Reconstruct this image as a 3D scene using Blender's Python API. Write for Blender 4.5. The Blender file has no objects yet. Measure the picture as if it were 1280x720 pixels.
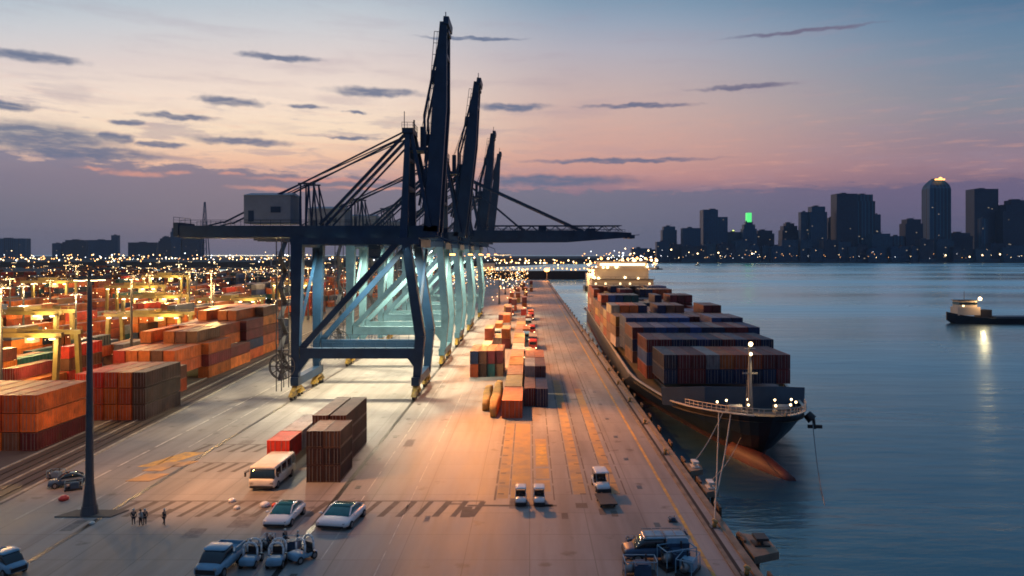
import bpy, math, random
from mathutils import Vector, Matrix
random.seed(7)
R = math.radians
sc = bpy.context.scene
C = sc.collection
F, VX, VY, CAMH = 900.0, 662.0, 318.0, 28.0     # focal length in photo pixels, vanishing point of the quay, camera height
WZ = -3.0                                         # water level
ORD = ['nearest', 'second', 'third', 'fourth', 'fifth', 'sixth', 'seventh', 'eighth', 'ninth', 'tenth', 'eleventh', 'twelfth', 'thirteenth', 'fourteenth', 'fifteenth', 'sixteenth', 'seventeenth', 'eighteenth', 'nineteenth', 'twentieth']

def G(px, py, z=0.0):                             # where a sight line meets height z
    Y = (CAMH - z) * F / (py - VY)
    return Vector(((px - VX) * Y / F, Y, z))
def Q(px, py, Y):                                 # where a sight line meets distance Y
    return Vector(((px - VX) * Y / F, Y, CAMH - (py - VY) * Y / F))

# ------------------------------------------------------------------ materials
def nodes_of(m):
    m.use_nodes = True
    return m.node_tree.nodes, m.node_tree.links
def mat(name, col, rough=0.6, metal=0.0, var=0.25, scale=0.6, bump=0.0, bscale=None, dirt=None, spec=None):
    m = bpy.data.materials.new(name); n, l = nodes_of(m); b = n['Principled BSDF']
    b.inputs['Roughness'].default_value = rough; b.inputs['Metallic'].default_value = metal
    if spec is not None: b.inputs['Specular IOR Level'].default_value = spec
    tc = n.new('ShaderNodeTexCoord')
    nz = n.new('ShaderNodeTexNoise'); nz.inputs['Scale'].default_value = scale; nz.inputs['Detail'].default_value = 6; nz.inputs['Roughness'].default_value = .65
    l.new(tc.outputs['Object'], nz.inputs['Vector'])
    r = n.new('ShaderNodeValToRGB'); r.color_ramp.elements[0].position = .3; r.color_ramp.elements[1].position = .7
    d = dirt or [c * (1 - var) for c in col]
    r.color_ramp.elements[0].color = (*d, 1); r.color_ramp.elements[1].color = (*[min(1, c * (1 + var * .6)) for c in col], 1)
    l.new(nz.outputs['Fac'], r.inputs['Fac']); l.new(r.outputs['Color'], b.inputs['Base Color'])
    if bump:
        n2 = n.new('ShaderNodeTexNoise'); n2.inputs['Scale'].default_value = bscale or scale * 8; n2.inputs['Detail'].default_value = 4
        l.new(tc.outputs['Object'], n2.inputs['Vector'])
        bp = n.new('ShaderNodeBump'); bp.inputs['Strength'].default_value = bump; bp.inputs['Distance'].default_value = .05
        l.new(n2.outputs['Fac'], bp.inputs['Height']); l.new(bp.outputs['Normal'], b.inputs['Normal'])
    return m
def emis(name, col, s):
    m = bpy.data.materials.new(name); n, l = nodes_of(m); b = n['Principled BSDF']
    b.inputs['Base Color'].default_value = (*[c * .5 for c in col], 1)
    b.inputs['Emission Color'].default_value = (*col, 1); b.inputs['Emission Strength'].default_value = s
    m.cycles.emission_sampling = 'NONE'
    return m

def concrete_mat(name, base, tint, joint, jx, jy):
    m = bpy.data.materials.new(name); n, l = nodes_of(m); b = n['Principled BSDF']
    tc = n.new('ShaderNodeTexCoord')
    mp = n.new('ShaderNodeMapping'); mp.inputs['Scale'].default_value = (1, .22, 1)      # wear drawn out along the traffic direction
    l.new(tc.outputs['Object'], mp.inputs['Vector'])
    a = n.new('ShaderNodeTexNoise'); a.inputs['Scale'].default_value = .11; a.inputs['Detail'].default_value = 9; a.inputs['Roughness'].default_value = .62
    l.new(mp.outputs['Vector'], a.inputs['Vector'])
    r = n.new('ShaderNodeValToRGB'); e = r.color_ramp.elements
    e[0].position = .32; e[0].color = (*[c * .62 for c in base], 1); e[1].position = .68; e[1].color = (*[c * 1.18 for c in base], 1)
    l.new(a.outputs['Fac'], r.inputs['Fac'])
    mp2 = n.new('ShaderNodeMapping'); mp2.inputs['Scale'].default_value = (.7, .05, 1)    # tyre tracks
    l.new(tc.outputs['Object'], mp2.inputs['Vector'])
    t = n.new('ShaderNodeTexNoise'); t.inputs['Scale'].default_value = .9; t.inputs['Detail'].default_value = 3
    l.new(mp2.outputs['Vector'], t.inputs['Vector'])
    tr = n.new('ShaderNodeValToRGB'); tr.color_ramp.elements[0].position = .36; tr.color_ramp.elements[0].color = (*tint, 1)
    tr.color_ramp.elements[1].position = .56; tr.color_ramp.elements[1].color = (1, 1, 1, 1)
    l.new(t.outputs['Fac'], tr.inputs['Fac'])
    mx = n.new('ShaderNodeMixRGB'); mx.blend_type = 'MULTIPLY'; mx.inputs['Fac'].default_value = .38
    l.new(r.outputs['Color'], mx.inputs[1]); l.new(tr.outputs['Color'], mx.inputs[2])
    s = n.new('ShaderNodeTexVoronoi'); s.inputs['Scale'].default_value = .23                # oil spots and patches
    l.new(tc.outputs['Object'], s.inputs['Vector'])
    s2 = n.new('ShaderNodeTexNoise'); s2.inputs['Scale'].default_value = 1.3; s2.inputs['Detail'].default_value = 5
    l.new(tc.outputs['Object'], s2.inputs['Vector'])
    ad = n.new('ShaderNodeMath'); ad.operation = 'MULTIPLY_ADD'; ad.inputs[1].default_value = .5
    l.new(s2.outputs['Fac'], ad.inputs[0]); l.new(s.outputs['Distance'], ad.inputs[2])
    sr = n.new('ShaderNodeValToRGB'); sr.color_ramp.elements[0].position = .3; sr.color_ramp.elements[0].color = (.5, .47, .44, 1)
    sr.color_ramp.elements[1].position = .42; sr.color_ramp.elements[1].color = (1, 1, 1, 1)
    l.new(ad.outputs[0], sr.inputs['Fac'])
    m2 = n.new('ShaderNodeMixRGB'); m2.blend_type = 'MULTIPLY'; m2.inputs['Fac'].default_value = .8
    l.new(mx.outputs['Color'], m2.inputs[1]); l.new(sr.outputs['Color'], m2.inputs[2])
    br = n.new('ShaderNodeTexBrick'); br.offset = 0; br.inputs['Scale'].default_value = 1
    br.inputs['Brick Width'].default_value = jx; br.inputs['Row Height'].default_value = jy; br.inputs['Mortar Size'].default_value = .05
    br.inputs['Color1'].default_value = (1, 1, 1, 1); br.inputs['Color2'].default_value = (.86, .86, .86, 1); br.inputs['Mortar'].default_value = (*joint, 1)
    l.new(tc.outputs['Object'], br.inputs['Vector'])
    m3 = n.new('ShaderNodeMixRGB'); m3.blend_type = 'MULTIPLY'; m3.inputs['Fac'].default_value = .7
    l.new(m2.outputs['Color'], m3.inputs[1]); l.new(br.outputs['Color'], m3.inputs[2]); l.new(m3.outputs['Color'], b.inputs['Base Color'])
    rr = n.new('ShaderNodeMapRange'); rr.inputs[3].default_value = .42; rr.inputs[4].default_value = .85
    l.new(a.outputs['Fac'], rr.inputs[0]); l.new(rr.outputs[0], b.inputs['Roughness'])
    bp = n.new('ShaderNodeBump'); bp.inputs['Strength'].default_value = .25; bp.inputs['Distance'].default_value = .04
    l.new(s2.outputs['Fac'], bp.inputs['Height']); l.new(bp.outputs['Normal'], b.inputs['Normal'])
    return m

def container_mat(name, attr):
    m = bpy.data.materials.new(name); n, l = nodes_of(m); b = n['Principled BSDF']
    b.inputs['Roughness'].default_value = .5; b.inputs['Specular IOR Level'].default_value = .35
    tc = n.new('ShaderNodeTexCoord')
    if attr:
        c = n.new('ShaderNodeAttribute'); c.attribute_name = 'paint'; col = c.outputs['Color']
    else:
        c = n.new('ShaderNodeObjectInfo'); col = c.outputs['Color']
    mp = n.new('ShaderNodeMapping'); mp.inputs['Scale'].default_value = (1, .5, .25)
    l.new(tc.outputs['Object'], mp.inputs['Vector'])
    nz = n.new('ShaderNodeTexNoise'); nz.noise_dimensions = '4D'; nz.inputs['Scale'].default_value = 1.6; nz.inputs['Detail'].default_value = 7; nz.inputs['Roughness'].default_value = .7
    l.new(mp.outputs['Vector'], nz.inputs['Vector'])
    if not attr:
        mu = n.new('ShaderNodeMath'); mu.operation = 'MULTIPLY'; mu.inputs[1].default_value = 50; l.new(c.outputs['Random'], mu.inputs[0]); l.new(mu.outputs[0], nz.inputs['W'])
    r = n.new('ShaderNodeValToRGB'); r.color_ramp.elements[0].position = .52; r.color_ramp.elements[1].position = .72
    r.color_ramp.elements[0].color = (0, 0, 0, 1); r.color_ramp.elements[1].color = (.85, .85, .85, 1)
    l.new(nz.outputs['Fac'], r.inputs['Fac'])
    mx = n.new('ShaderNodeMixRGB'); l.new(r.outputs['Color'], mx.inputs[0]); l.new(col, mx.inputs[1]); mx.inputs[2].default_value = (.11, .05, .028, 1)
    n3 = n.new('ShaderNodeTexNoise'); n3.inputs['Scale'].default_value = .35; n3.inputs['Detail'].default_value = 3; l.new(tc.outputs['Object'], n3.inputs['Vector'])
    r3 = n.new('ShaderNodeValToRGB'); r3.color_ramp.elements[0].color = (.55, .55, .55, 1); r3.color_ramp.elements[1].color = (1.25, 1.2, 1.15, 1)
    r3.color_ramp.elements[0].position = .3; r3.color_ramp.elements[1].position = .7
    l.new(n3.outputs['Fac'], r3.inputs['Fac'])
    m2 = n.new('ShaderNodeMixRGB'); m2.blend_type = 'MULTIPLY'; m2.inputs[0].default_value = 1
    l.new(mx.outputs['Color'], m2.inputs[1]); l.new(r3.outputs['Color'], m2.inputs[2])
    ge = n.new('ShaderNodeNewGeometry'); sn = n.new('ShaderNodeSeparateXYZ'); l.new(ge.outputs['Normal'], sn.inputs[0])
    up = n.new('ShaderNodeMapRange'); l.new(sn.outputs[2], up.inputs[0]); up.inputs[1].default_value = .6; up.inputs[2].default_value = .95; up.inputs[4].default_value = .5
    n7 = n.new('ShaderNodeTexNoise'); n7.inputs['Scale'].default_value = .8; n7.inputs['Detail'].default_value = 5; l.new(tc.outputs['Object'], n7.inputs['Vector'])
    mm = n.new('ShaderNodeMath'); mm.operation = 'MULTIPLY'; l.new(up.outputs[0], mm.inputs[0]); l.new(n7.outputs['Fac'], mm.inputs[1])
    if not attr:
        rs = n.new('ShaderNodeMapRange'); l.new(c.outputs['Random'], rs.inputs[0]); rs.inputs[3].default_value = .2; rs.inputs[4].default_value = 2.0
        m8 = n.new('ShaderNodeMath'); m8.operation = 'MULTIPLY'; l.new(mm.outputs[0], m8.inputs[0]); l.new(rs.outputs[0], m8.inputs[1]); mm = m8
    m9 = n.new('ShaderNodeMixRGB'); l.new(mm.outputs[0], m9.inputs[0]); l.new(m2.outputs['Color'], m9.inputs[1]); m9.inputs[2].default_value = (.52, .40, .28, 1)
    l.new(m9.outputs['Color'], b.inputs['Base Color'])
    return m

M = {}
M['quay'] = concrete_mat('quay concrete', (.30, .275, .25), (.55, .5, .46), (.45, .42, .4), 6.0, 6.0)
M['yard'] = concrete_mat('yard asphalt', (.13, .105, .085), (.7, .66, .6), (.8, .8, .8), 12.0, 12.0)
M['strip'] = concrete_mat('rail strip gravel', (.12, .085, .06), (.5, .45, .4), (.6, .6, .6), 3.0, 40.0)
M['kerb'] = mat('kerb concrete', (.38, .33, .26), .8, var=.35, scale=.8, bump=.3)
M['capping'] = mat('quay capping', (.22, .17, .12), .75, var=.5, scale=.5, bump=.4)
M['timber'] = mat('wet timber', (.13, .075, .04), .7, var=.6, scale=1.2, bump=.6)
M['rubber'] = mat('black rubber', (.012, .012, .013), .8, var=.3)
M['yellow_paint'] = mat('worn yellow paint', (.55, .30, .03), .7, var=.6, scale=.9, dirt=(.24, .19, .13))
M['ochre_paint'] = mat('faded ochre lane paint', (.42, .24, .07), .75, var=.5, scale=.35, dirt=(.25, .2, .15))
M['white_paint'] = mat('worn white line paint', (.5, .46, .4), .7, var=.5, scale=.8, dirt=(.26, .23, .2))
M['dark_paint'] = mat('dark tarred stripe', (.07, .055, .045), .8, var=.5, scale=.9, dirt=(.14, .12, .1))
M['rail'] = mat('steel rail', (.10, .085, .075), .35, .7, var=.3)
M['navy'] = mat('crane paint in unlit dark blue', (.008, .035, .085), .45, var=.35, scale=.25, bump=.05, spec=.35)  # unlit look of the nearest crane and the upper works put into the colour
M['teal'] = mat('crane paint in floodlit blue green', (.10, .21, .26), .45, var=.3, scale=.3, bump=.05, spec=.35)  # same cranes' legs, floodlit look put into the colour
M['crane_grey'] = mat('pale machinery house panels', (.12, .18, .26), .55, var=.15, scale=.5)
M['cable'] = mat('dark steel cable', (.02, .025, .035), .5, .3)
M['steel'] = mat('galvanised steel', (.28, .28, .28), .45, .6, var=.3)
M['grey_pole'] = mat('grey painted pole', (.10, .10, .105), .5, .2, var=.25)
M['bogie_yellow'] = mat('greasy yellow bogie paint', (.50, .30, .03), .5, var=.7, scale=1.2, dirt=(.08, .06, .04))
M['wheel_steel'] = mat('wheel steel', (.09, .085, .08), .4, .8)
M['glass'] = mat('dark vehicle glass', (.01, .022, .028), .08, var=.1, spec=.8)
M['teal_glass'] = mat('teal tinted glass', (.015, .12, .12), .08, var=.3, scale=1.5, spec=.9)
M['white_car'] = mat('white car paint', (.74, .74, .72), .25, var=.06, scale=.8)
M['white_dirty'] = mat('cream white vehicle paint', (.70, .67, .58), .4, var=.15, scale=.8)
M['blue_veh'] = mat('light blue vehicle paint', (.20, .36, .47), .35, var=.25, scale=1)
M['darkblue_veh'] = mat('dark blue equipment paint', (.03, .07, .13), .45, var=.35, scale=1)
M['red'] = mat('red paint', (.60, .05, .03), .4, var=.25, scale=.8)
M['black'] = mat('black plastic', (.018, .018, .02), .5, var=.2)
M['tyre'] = mat('tyre rubber', (.02, .02, .02), .85, var=.3, bump=.3)
M['hull'] = mat('black blue hull paint', (.012, .018, .03), .42, var=.4, scale=.12, dirt=(.022, .02, .02), bump=.1)
M['boot'] = mat('red antifouling', (.10, .02, .015), .6, var=.5, scale=.3, dirt=(.06, .016, .012), bump=.2)
M['deck'] = mat('brown deck paint', (.16, .13, .09), .7, var=.4, scale=.3, bump=.2)
M['breakwater'] = mat('slate blue breakwater paint', (.035, .065, .10), .5, var=.3, scale=.2)
M['cream'] = mat('cream superstructure paint', (.62, .54, .42), .5, var=.15, scale=.2)
M['ochre_tarp'] = mat('ochre tarpaulin', (.42, .24, .06), .8, var=.5, scale=.5, dirt=(.18, .1, .04), bump=.8, bscale=1.5)
M['rtg'] = mat('yellow gantry paint', (.22, .15, .05), .5, var=.35, scale=.4)
M['rope'] = mat('mooring rope', (.38, .35, .28), .9, var=.3, scale=3)
M['skin'] = mat('skin', (.42, .25, .17), .6, var=.1)
M['dark_cloth'] = mat('dark work clothes', (.02, .022, .03), .9, var=.3, scale=4)
M['vest'] = mat('hi vis vest', (.55, .2, .03), .8, var=.2, scale=4)
M['pale_cloth'] = mat('pale work shirt', (.45, .45, .42), .9, var=.2, scale=4)
M['blue_cloth'] = mat('light blue overalls', (.2, .38, .5), .9, var=.2, scale=4)
M['shed'] = mat('dark shed cladding', (.06, .055, .06), .7, var=.4, scale=.1)
M['land'] = mat('dark distant ground', (.035, .035, .035), .9, var=.5, scale=.01, bump=.0)
M['foliage'] = mat('dark tree foliage', (.03, .045, .02), .9, var=.4, scale=.2)
M['container'] = container_mat('container steel', False)
M['container_far'] = container_mat('distant container steel', True)
M['warm'] = emis('sodium lamp glow', (1, .46, .14), 5)
M['warm_white'] = emis('warm white lamp glow', (1, .70, .36), 8)
M['cool_white'] = emis('cool white lamp glow', (.9, .95, 1), 4)
M['green_lamp'] = emis('green lamp glow', (.12, 1, .25), 1.0)
M['yellow_green'] = emis('yellow green lamp glow', (.8, 1, .2), 2.5)
M['orange_beacon'] = emis('orange roof glow', (1, .42, .12), 3.5)
M['window_dim'] = emis('dim lit window', (1, .78, .5), .30)
M['window_lit'] = emis('lit window', (1, .75, .4), 3)

# ------------------------------------------------------------------ mesh builder
class MB:
    def __init__(s): s.v = []; s.f = []; s.mi = []; s.fc = []; s.cur = None
    def add(s, vs, fs, mi=0):
        k = len(s.v); s.v += [tuple(p) for p in vs]
        for f in fs: s.f.append(tuple(i + k for i in f)); s.mi.append(mi); s.fc.append(s.cur)
    def box(s, x0, y0, z0, x1, y1, z1, mi=0):
        s.add([(x0,y0,z0),(x1,y0,z0),(x1,y1,z0),(x0,y1,z0),(x0,y0,z1),(x1,y0,z1),(x1,y1,z1),(x0,y1,z1)],
              [(0,3,2,1),(4,5,6,7),(0,1,5,4),(1,2,6,5),(2,3,7,6),(3,0,4,7)], mi)
    def beam(s, p, q, w, h, w2=None, h2=None, mi=0):
        p, q = Vector(p), Vector(q); d = (q - p).normalized(); w2 = w if w2 is None else w2; h2 = h if h2 is None else h2
        up = Vector((0, 0, 1)) if abs(d.z) < .95 else Vector((0, 1, 0))
        a = d.cross(up).normalized(); b = a.cross(d).normalized()
        vs = []
        for c, ww, hh in ((p, w, h), (q, w2, h2)):
            for sa, sb in ((-1,-1),(1,-1),(1,1),(-1,1)): vs.append(c + a * sa * ww / 2 + b * sb * hh / 2)
        s.add(vs, [(0,1,2,3),(7,6,5,4),(0,4,5,1),(1,5,6,2),(2,6,7,3),(3,7,4,0)], mi)
    def cyl(s, p, q, r, r2=None, n=10, mi=0):
        p, q = Vector(p), Vector(q); d = (q - p).normalized(); r2 = r if r2 is None else r2
        up = Vector((0, 0, 1)) if abs(d.z) < .95 else Vector((0, 1, 0))
        a = d.cross(up).normalized(); b = a.cross(d).normalized(); vs = []
        for c, rr in ((p, r), (q, r2)):
            for i in range(n):
                t = 2 * math.pi * i / n; vs.append(c + a * rr * math.cos(t) + b * rr * math.sin(t))
        fs = [(i, n + i, n + (i + 1) % n, (i + 1) % n) for i in range(n)]
        fs += [tuple(range(n)), tuple(range(2 * n - 1, n - 1, -1))]
        s.add(vs, fs, mi)
    def tube(s, pts, r, n=6, mi=0):
        for a, b in zip(pts, pts[1:]): s.cyl(a, b, r, r, n, mi)
    def ball(s, c, r, mi=0, sz=1.0, seg=8, rings=5):
        vs = [(c[0], c[1], c[2] + r * sz)]
        for j in range(1, rings):
            ph = math.pi * j / rings
            for i in range(seg):
                t = 2 * math.pi * i / seg; vs.append((c[0] + r * math.sin(ph) * math.cos(t), c[1] + r * math.sin(ph) * math.sin(t), c[2] + r * sz * math.cos(ph)))
        vs.append((c[0], c[1], c[2] - r * sz)); L = len(vs) - 1
        fs = [(0, 1 + i, 1 + (i + 1) % seg) for i in range(seg)]
        for j in range(rings - 2):
            o = 1 + j * seg
            fs += [(o + i, o + seg + i, o + seg + (i + 1) % seg, o + (i + 1) % seg) for i in range(seg)]
        o = 1 + (rings - 2) * seg; fs += [(o + i, L, o + (i + 1) % seg) for i in range(seg)]
        s.add(vs, fs, mi)
    def octa(s, c, r, mi=0):
        x, y, z = c
        s.add([(x+r,y,z),(x-r,y,z),(x,y+r,z),(x,y-r,z),(x,y,z+r),(x,y,z-r)], [(0,2,4),(2,1,4),(1,3,4),(3,0,4),(2,0,5),(1,2,5),(3,1,5),(0,3,5)], mi)
    def slab(s, poly, z0, z1, mi=0):                 # poly counter-clockwise seen from above
        n = len(poly); vs = [(x, y, z0) for x, y in poly] + [(x, y, z1) for x, y in poly]
        s.add(vs, [tuple(range(n - 1, -1, -1)), tuple(range(n, 2 * n))] + [(i, (i + 1) % n, n + (i + 1) % n, n + i) for i in range(n)], mi)
    def sheet(s, poly, z, mi=0): s.add([(x, y, z) for x, y in poly], [tuple(range(len(poly)))], mi)
    def loft(s, rings, mi=0, caps=True):
        n = len(rings[0]); vs = [p for r in rings for p in r]; fs = []
        for k in range(len(rings) - 1):
            for i in range(n): fs.append((k*n+i, k*n+(i+1)%n, (k+1)*n+(i+1)%n, (k+1)*n+i))
        if caps: fs += [tuple(range(n - 1, -1, -1)), tuple(range((len(rings)-1)*n, len(rings)*n))]
        s.add(vs, fs, mi)
    def xf(s, mtx): s.v = [tuple(mtx @ Vector(p)) for p in s.v]; return s
    def build(s, name, mats, parent=None, smooth=False):
        me = bpy.data.meshes.new(name); me.from_pydata(s.v, [], s.f)
        for m in (mats if isinstance(mats, (list, tuple)) else [mats]): me.materials.append(M[m] if isinstance(m, str) else m)
        me.polygons.foreach_set('material_index', s.mi)
        if any(c is not None for c in s.fc):
            at = me.color_attributes.new('paint', 'FLOAT_COLOR', 'CORNER'); k = 0
            for p, c in zip(me.polygons, s.fc):
                for i in p.loop_indices: at.data[i].color = (*(c or (.2, .2, .2)), 1)
        if smooth: me.polygons.foreach_set('use_smooth', [True] * len(me.polygons))
        me.validate(); me.update()
        o = bpy.data.objects.new(name, me); C.objects.link(o)
        if parent: o.parent = parent
        return o
def tag(o, label=None, cat=None, group=None, kind=None):
    if label: o['label'] = label
    if cat: o['category'] = cat
    if group: o['group'] = group
    if kind: o['kind'] = kind
    return o
def empty(name, loc=(0,0,0), rz=0, label=None, cat=None, group=None):
    o = bpy.data.objects.new(name, None); C.objects.link(o); o.location = loc; o.rotation_euler = (0, 0, rz); o.empty_display_size = .3
    return tag(o, label, cat, group)
def copy_tree(o, parent=None):
    c = o.copy(); C.objects.link(c); c.parent = parent
    for ch in list(o.children): copy_tree(ch, c)
    return c
def struct(o): o['kind'] = 'structure'; return o
def light(kind, loc, power, col, size=2.0, target=None, spot=None, blend=.6, name='lamp_light', parent=None):
    d = bpy.data.lights.new(name, kind); d.energy = power; d.color = col
    if kind == 'AREA': d.shape = 'DISK'; d.size = size
    else: d.shadow_soft_size = size
    if kind == 'SPOT': d.spot_size = R(spot or 100); d.spot_blend = blend
    o = bpy.data.objects.new(name, d); C.objects.link(o); o.location = loc
    if target is not None: o.rotation_euler = (Vector(target) - Vector(loc)).to_track_quat('-Z', 'Y').to_euler()
    if parent: o.parent = parent
    return o
WARMC, SODC, PALEC = (1, .66, .32), (1, .33, .07), (1, .86, .58)

# ------------------------------------------------------------------ camera
cam = bpy.data.cameras.new('camera'); co = bpy.data.objects.new('camera', cam); C.objects.link(co)
co.location = (0, 0, CAMH); co.rotation_euler = (R(90), 0, 0)
cam.sensor_width = 36; cam.lens = 36 * F / 1280; cam.shift_x = -(VX - 640) / 1280; cam.shift_y = -(360 - VY) / 1280
cam.clip_start = .5; cam.clip_end = 60000
sc.camera = co

# ------------------------------------------------------------------ sky
def sky():
    w = bpy.data.worlds.new('World'); sc.world = w; w.use_nodes = True
    n, l = w.node_tree.nodes, w.node_tree.links
    n.clear()
    out = n.new('ShaderNodeOutputWorld')
    def math_(op, a, b=None, c=None, clamp=False):
        x = n.new('ShaderNodeMath'); x.operation = op; x.use_clamp = clamp
        for i, v in enumerate((a, b, c)):
            if v is None: continue
            if isinstance(v, (int, float)): x.inputs[i].default_value = v
            else: l.new(v, x.inputs[i])
        return x.outputs[0]
    def mixc(f, a, b, mode='MIX'):
        x = n.new('ShaderNodeMixRGB'); x.blend_type = mode
        for i, v in enumerate((f, a, b)):
            if isinstance(v, (int, float)): x.inputs[i].default_value = v
            elif isinstance(v, tuple): x.inputs[i].default_value = (*v, 1)
            else: l.new(v, x.inputs[i])
        return x.outputs[0]
    def lin(c): return tuple(((v / 255 + .055) / 1.055) ** 2.4 if v > 10 else v / 255 / 12.92 for v in c)
    tc = n.new('ShaderNodeTexCoord'); sp = n.new('ShaderNodeSeparateXYZ'); l.new(tc.outputs['Generated'], sp.inputs[0])
    x, y, z = sp.outputs
    el = math_('MULTIPLY', math_('ARCSINE', z), 180 / math.pi)
    az = math_('MULTIPLY', math_('ARCTAN2', x, y), 180 / math.pi)
    def ramp(stops, fac):
        r = n.new('ShaderNodeValToRGB'); e = r.color_ramp.elements; r.color_ramp.interpolation = 'B_SPLINE' if 0 else 'LINEAR'
        while len(e) < len(stops): e.new(.5)
        for k, (p, c) in enumerate(stops): e[k].position = p / 90; e[k].color = (*lin(c), 1)
        l.new(fac, r.inputs['Fac']); return r.outputs['Color']
    def E(py): return math.degrees(math.atan((VY - py) / F))
    ce = math_('COSINE', math_('MULTIPLY', math_('MINIMUM', math_('ABSOLUTE', az), 42), math.pi / 180))
    elc = math_('MINIMUM', math_('DIVIDE', el, ce), 90)
    f = math_('MULTIPLY', elc, 1 / 90)
    left = ramp([(0, (110, 110, 130)), (E(262), (118, 117, 136)), (E(225), (200, 160, 155)), (E(200), (242, 196, 168)), (E(165), (252, 226, 198)), (E(120), (247, 226, 210)), (E(75), (226, 212, 208)), (E(30), (206, 208, 213)), (E(0), (188, 199, 209)), (27, (146, 170, 190)), (40, (112, 144, 176)), (60, (98, 132, 170)), (90, (88, 124, 164))], f)
    mid = ramp([(0, (98, 98, 122)), (E(262), (112, 106, 132)), (E(238), (148, 122, 140)), (E(222), (200, 146, 142)), (E(190), (214, 166, 154)), (E(150), (212, 176, 166)), (E(110), (200, 178, 176)), (E(60), (178, 176, 188)), (E(25), (152, 166, 186)), (E(0), (130, 156, 180)), (27, (118, 148, 178)), (40, (100, 134, 168)), (60, (92, 126, 164)), (90, (88, 124, 164))], f)
    right = ramp([(0, (88, 90, 118)), (E(262), (102, 95, 125)), (E(238), (112, 99, 126)), (E(208), (148, 120, 136)), (E(180), (144, 128, 144)), (E(130), (136, 140, 154)), (E(70), (118, 138, 160)), (E(30), (102, 132, 160)), (E(0), (86, 120, 151)), (27, (84, 118, 150)), (40, (82, 116, 152)), (60, (84, 120, 158)), (90, (86, 122, 162))], f)
    def mr(v, a, b, c=0, d=1):
        m_ = n.new('ShaderNodeMapRange'); m_.interpolation_type = 'SMOOTHSTEP'
        l.new(v, m_.inputs[0]); m_.inputs[1].default_value = a; m_.inputs[2].default_value = b; m_.inputs[3].default_value = c; m_.inputs[4].default_value = d
        return m_.outputs[0]
    base = mixc(mr(az, -16, 6), left, mid); base = mixc(mr(az, 4, 36), base, right)
    absaz = math_('ABSOLUTE', az)
    base = mixc(mr(absaz, 50, 120), base, ramp([(0, (60, 70, 98)), (12, (72, 82, 112)), (30, (84, 110, 144)), (90, (88, 124, 164))], f))
    # noise in (azimuth, elevation) space, drawn out sideways
    def vec(a, b): 
        c = n.new('ShaderNodeCombineXYZ'); l.new(a, c.inputs[0]); l.new(b, c.inputs[1]); return c.outputs[0]
    av = vec(az, el)
    def noise(scl, ax, ay, det=5, rough=.6):
        mp = n.new('ShaderNodeMapping'); mp.inputs['Scale'].default_value = (ax, ay, 1); l.new(av, mp.inputs['Vector'])
        z_ = n.new('ShaderNodeTexNoise'); z_.inputs['Scale'].default_value = scl; z_.inputs['Detail'].default_value = det; z_.inputs['Roughness'].default_value = rough
        l.new(mp.outputs[0], z_.inputs['Vector']); return z_.outputs['Fac']
    n1 = noise(.10, 1, 7); n2 = noise(.45, 1, 3.5, 6, .65)
    # thin wide mauve veils
    veil = math_('MULTIPLY', mr(n1, .48, .72), mr(el, 26, 12))
    base = mixc(math_('MULTIPLY', veil, .3), base, lin((165, 146, 162)))
    # streaky small colour changes
    n5 = noise(.3, 1, 9, 5, .6)
    base = mixc(math_('MULTIPLY', mr(n5, .5, .75), math_('MULTIPLY', mr(el, 14, 7), .30)), base, lin((236, 170, 148)))
    n8 = noise(.16, 1, 6, 7, .62)
    lay = math_('MULTIPLY', mr(n8, .5, .62), math_('MULTIPLY', mr(el, 13, 9), mr(az, 10, -14)))
    base = mixc(math_('MULTIPLY', lay, .45), base, lin((150, 142, 162)))
    # low grey-mauve bank with a ragged upper edge
    edge = math_('ADD', mr(az, -34, 12, 6.6, 5.0), math_('MULTIPLY', math_('SUBTRACT', n2, .5), 2.4))
    bank = mr(math_('SUBTRACT', edge, el), -.12, .3)
    bankc = ramp([(0, (108, 110, 130)), (4, (116, 117, 136)), (6.5, (122, 120, 142)), (8, (130, 128, 150)), (90, (130, 128, 150))], f)
    bankc = mixc(mr(az, 2, 30), bankc, ramp([(0, (92, 92, 120)), (5, (110, 100, 130)), (90, (110, 100, 130))], f))
    base = mixc(math_('MULTIPLY', bank, .93), base, bankc)
    # separate small lens-shaped clouds, each with its own place in the sky
    wn = n.new('ShaderNodeTexNoise'); wn.inputs['Scale'].default_value = .9; wn.inputs['Detail'].default_value = 5; l.new(av, wn.inputs['Vector'])
    ws = n.new('ShaderNodeVectorMath'); ws.operation = 'MULTIPLY_ADD'; l.new(wn.outputs['Color'], ws.inputs[0]); ws.inputs[1].default_value = (2.6, .6, 0); l.new(av, ws.inputs[2])
    wv = n.new('ShaderNodeVectorMath'); wv.operation = 'SUBTRACT'; l.new(ws.outputs[0], wv.inputs[0]); wv.inputs[1].default_value = (1.3, .3, 0)
    def blobs(lst, soft=(1.25, .45)):
        acc = None
        for px, py, hw, hh in lst:
            a = math.degrees(math.atan((px - VX) / F)); e_ = math.degrees(math.atan((VY - py) / F * math.cos(R(a))))
            k = math.cos(R(a)) ** 2; wa = hw * 1.12 / F * 57.3 * k; we = hh * .82 / F * 57.3
            v = n.new('ShaderNodeVectorMath'); v.operation = 'MULTIPLY_ADD'; l.new(wv.outputs[0], v.inputs[0])
            v.inputs[1].default_value = (1 / wa, 1 / we, 0); v.inputs[2].default_value = (-a / wa, -e_ / we, 0)
            d = n.new('ShaderNodeVectorMath'); d.operation = 'LENGTH'; l.new(v.outputs[0], d.inputs[0])
            acc = d.outputs['Value'] if acc is None else math_('MINIMUM', acc, d.outputs['Value'])
        return mr(acc, soft[0], soft[1])
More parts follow.
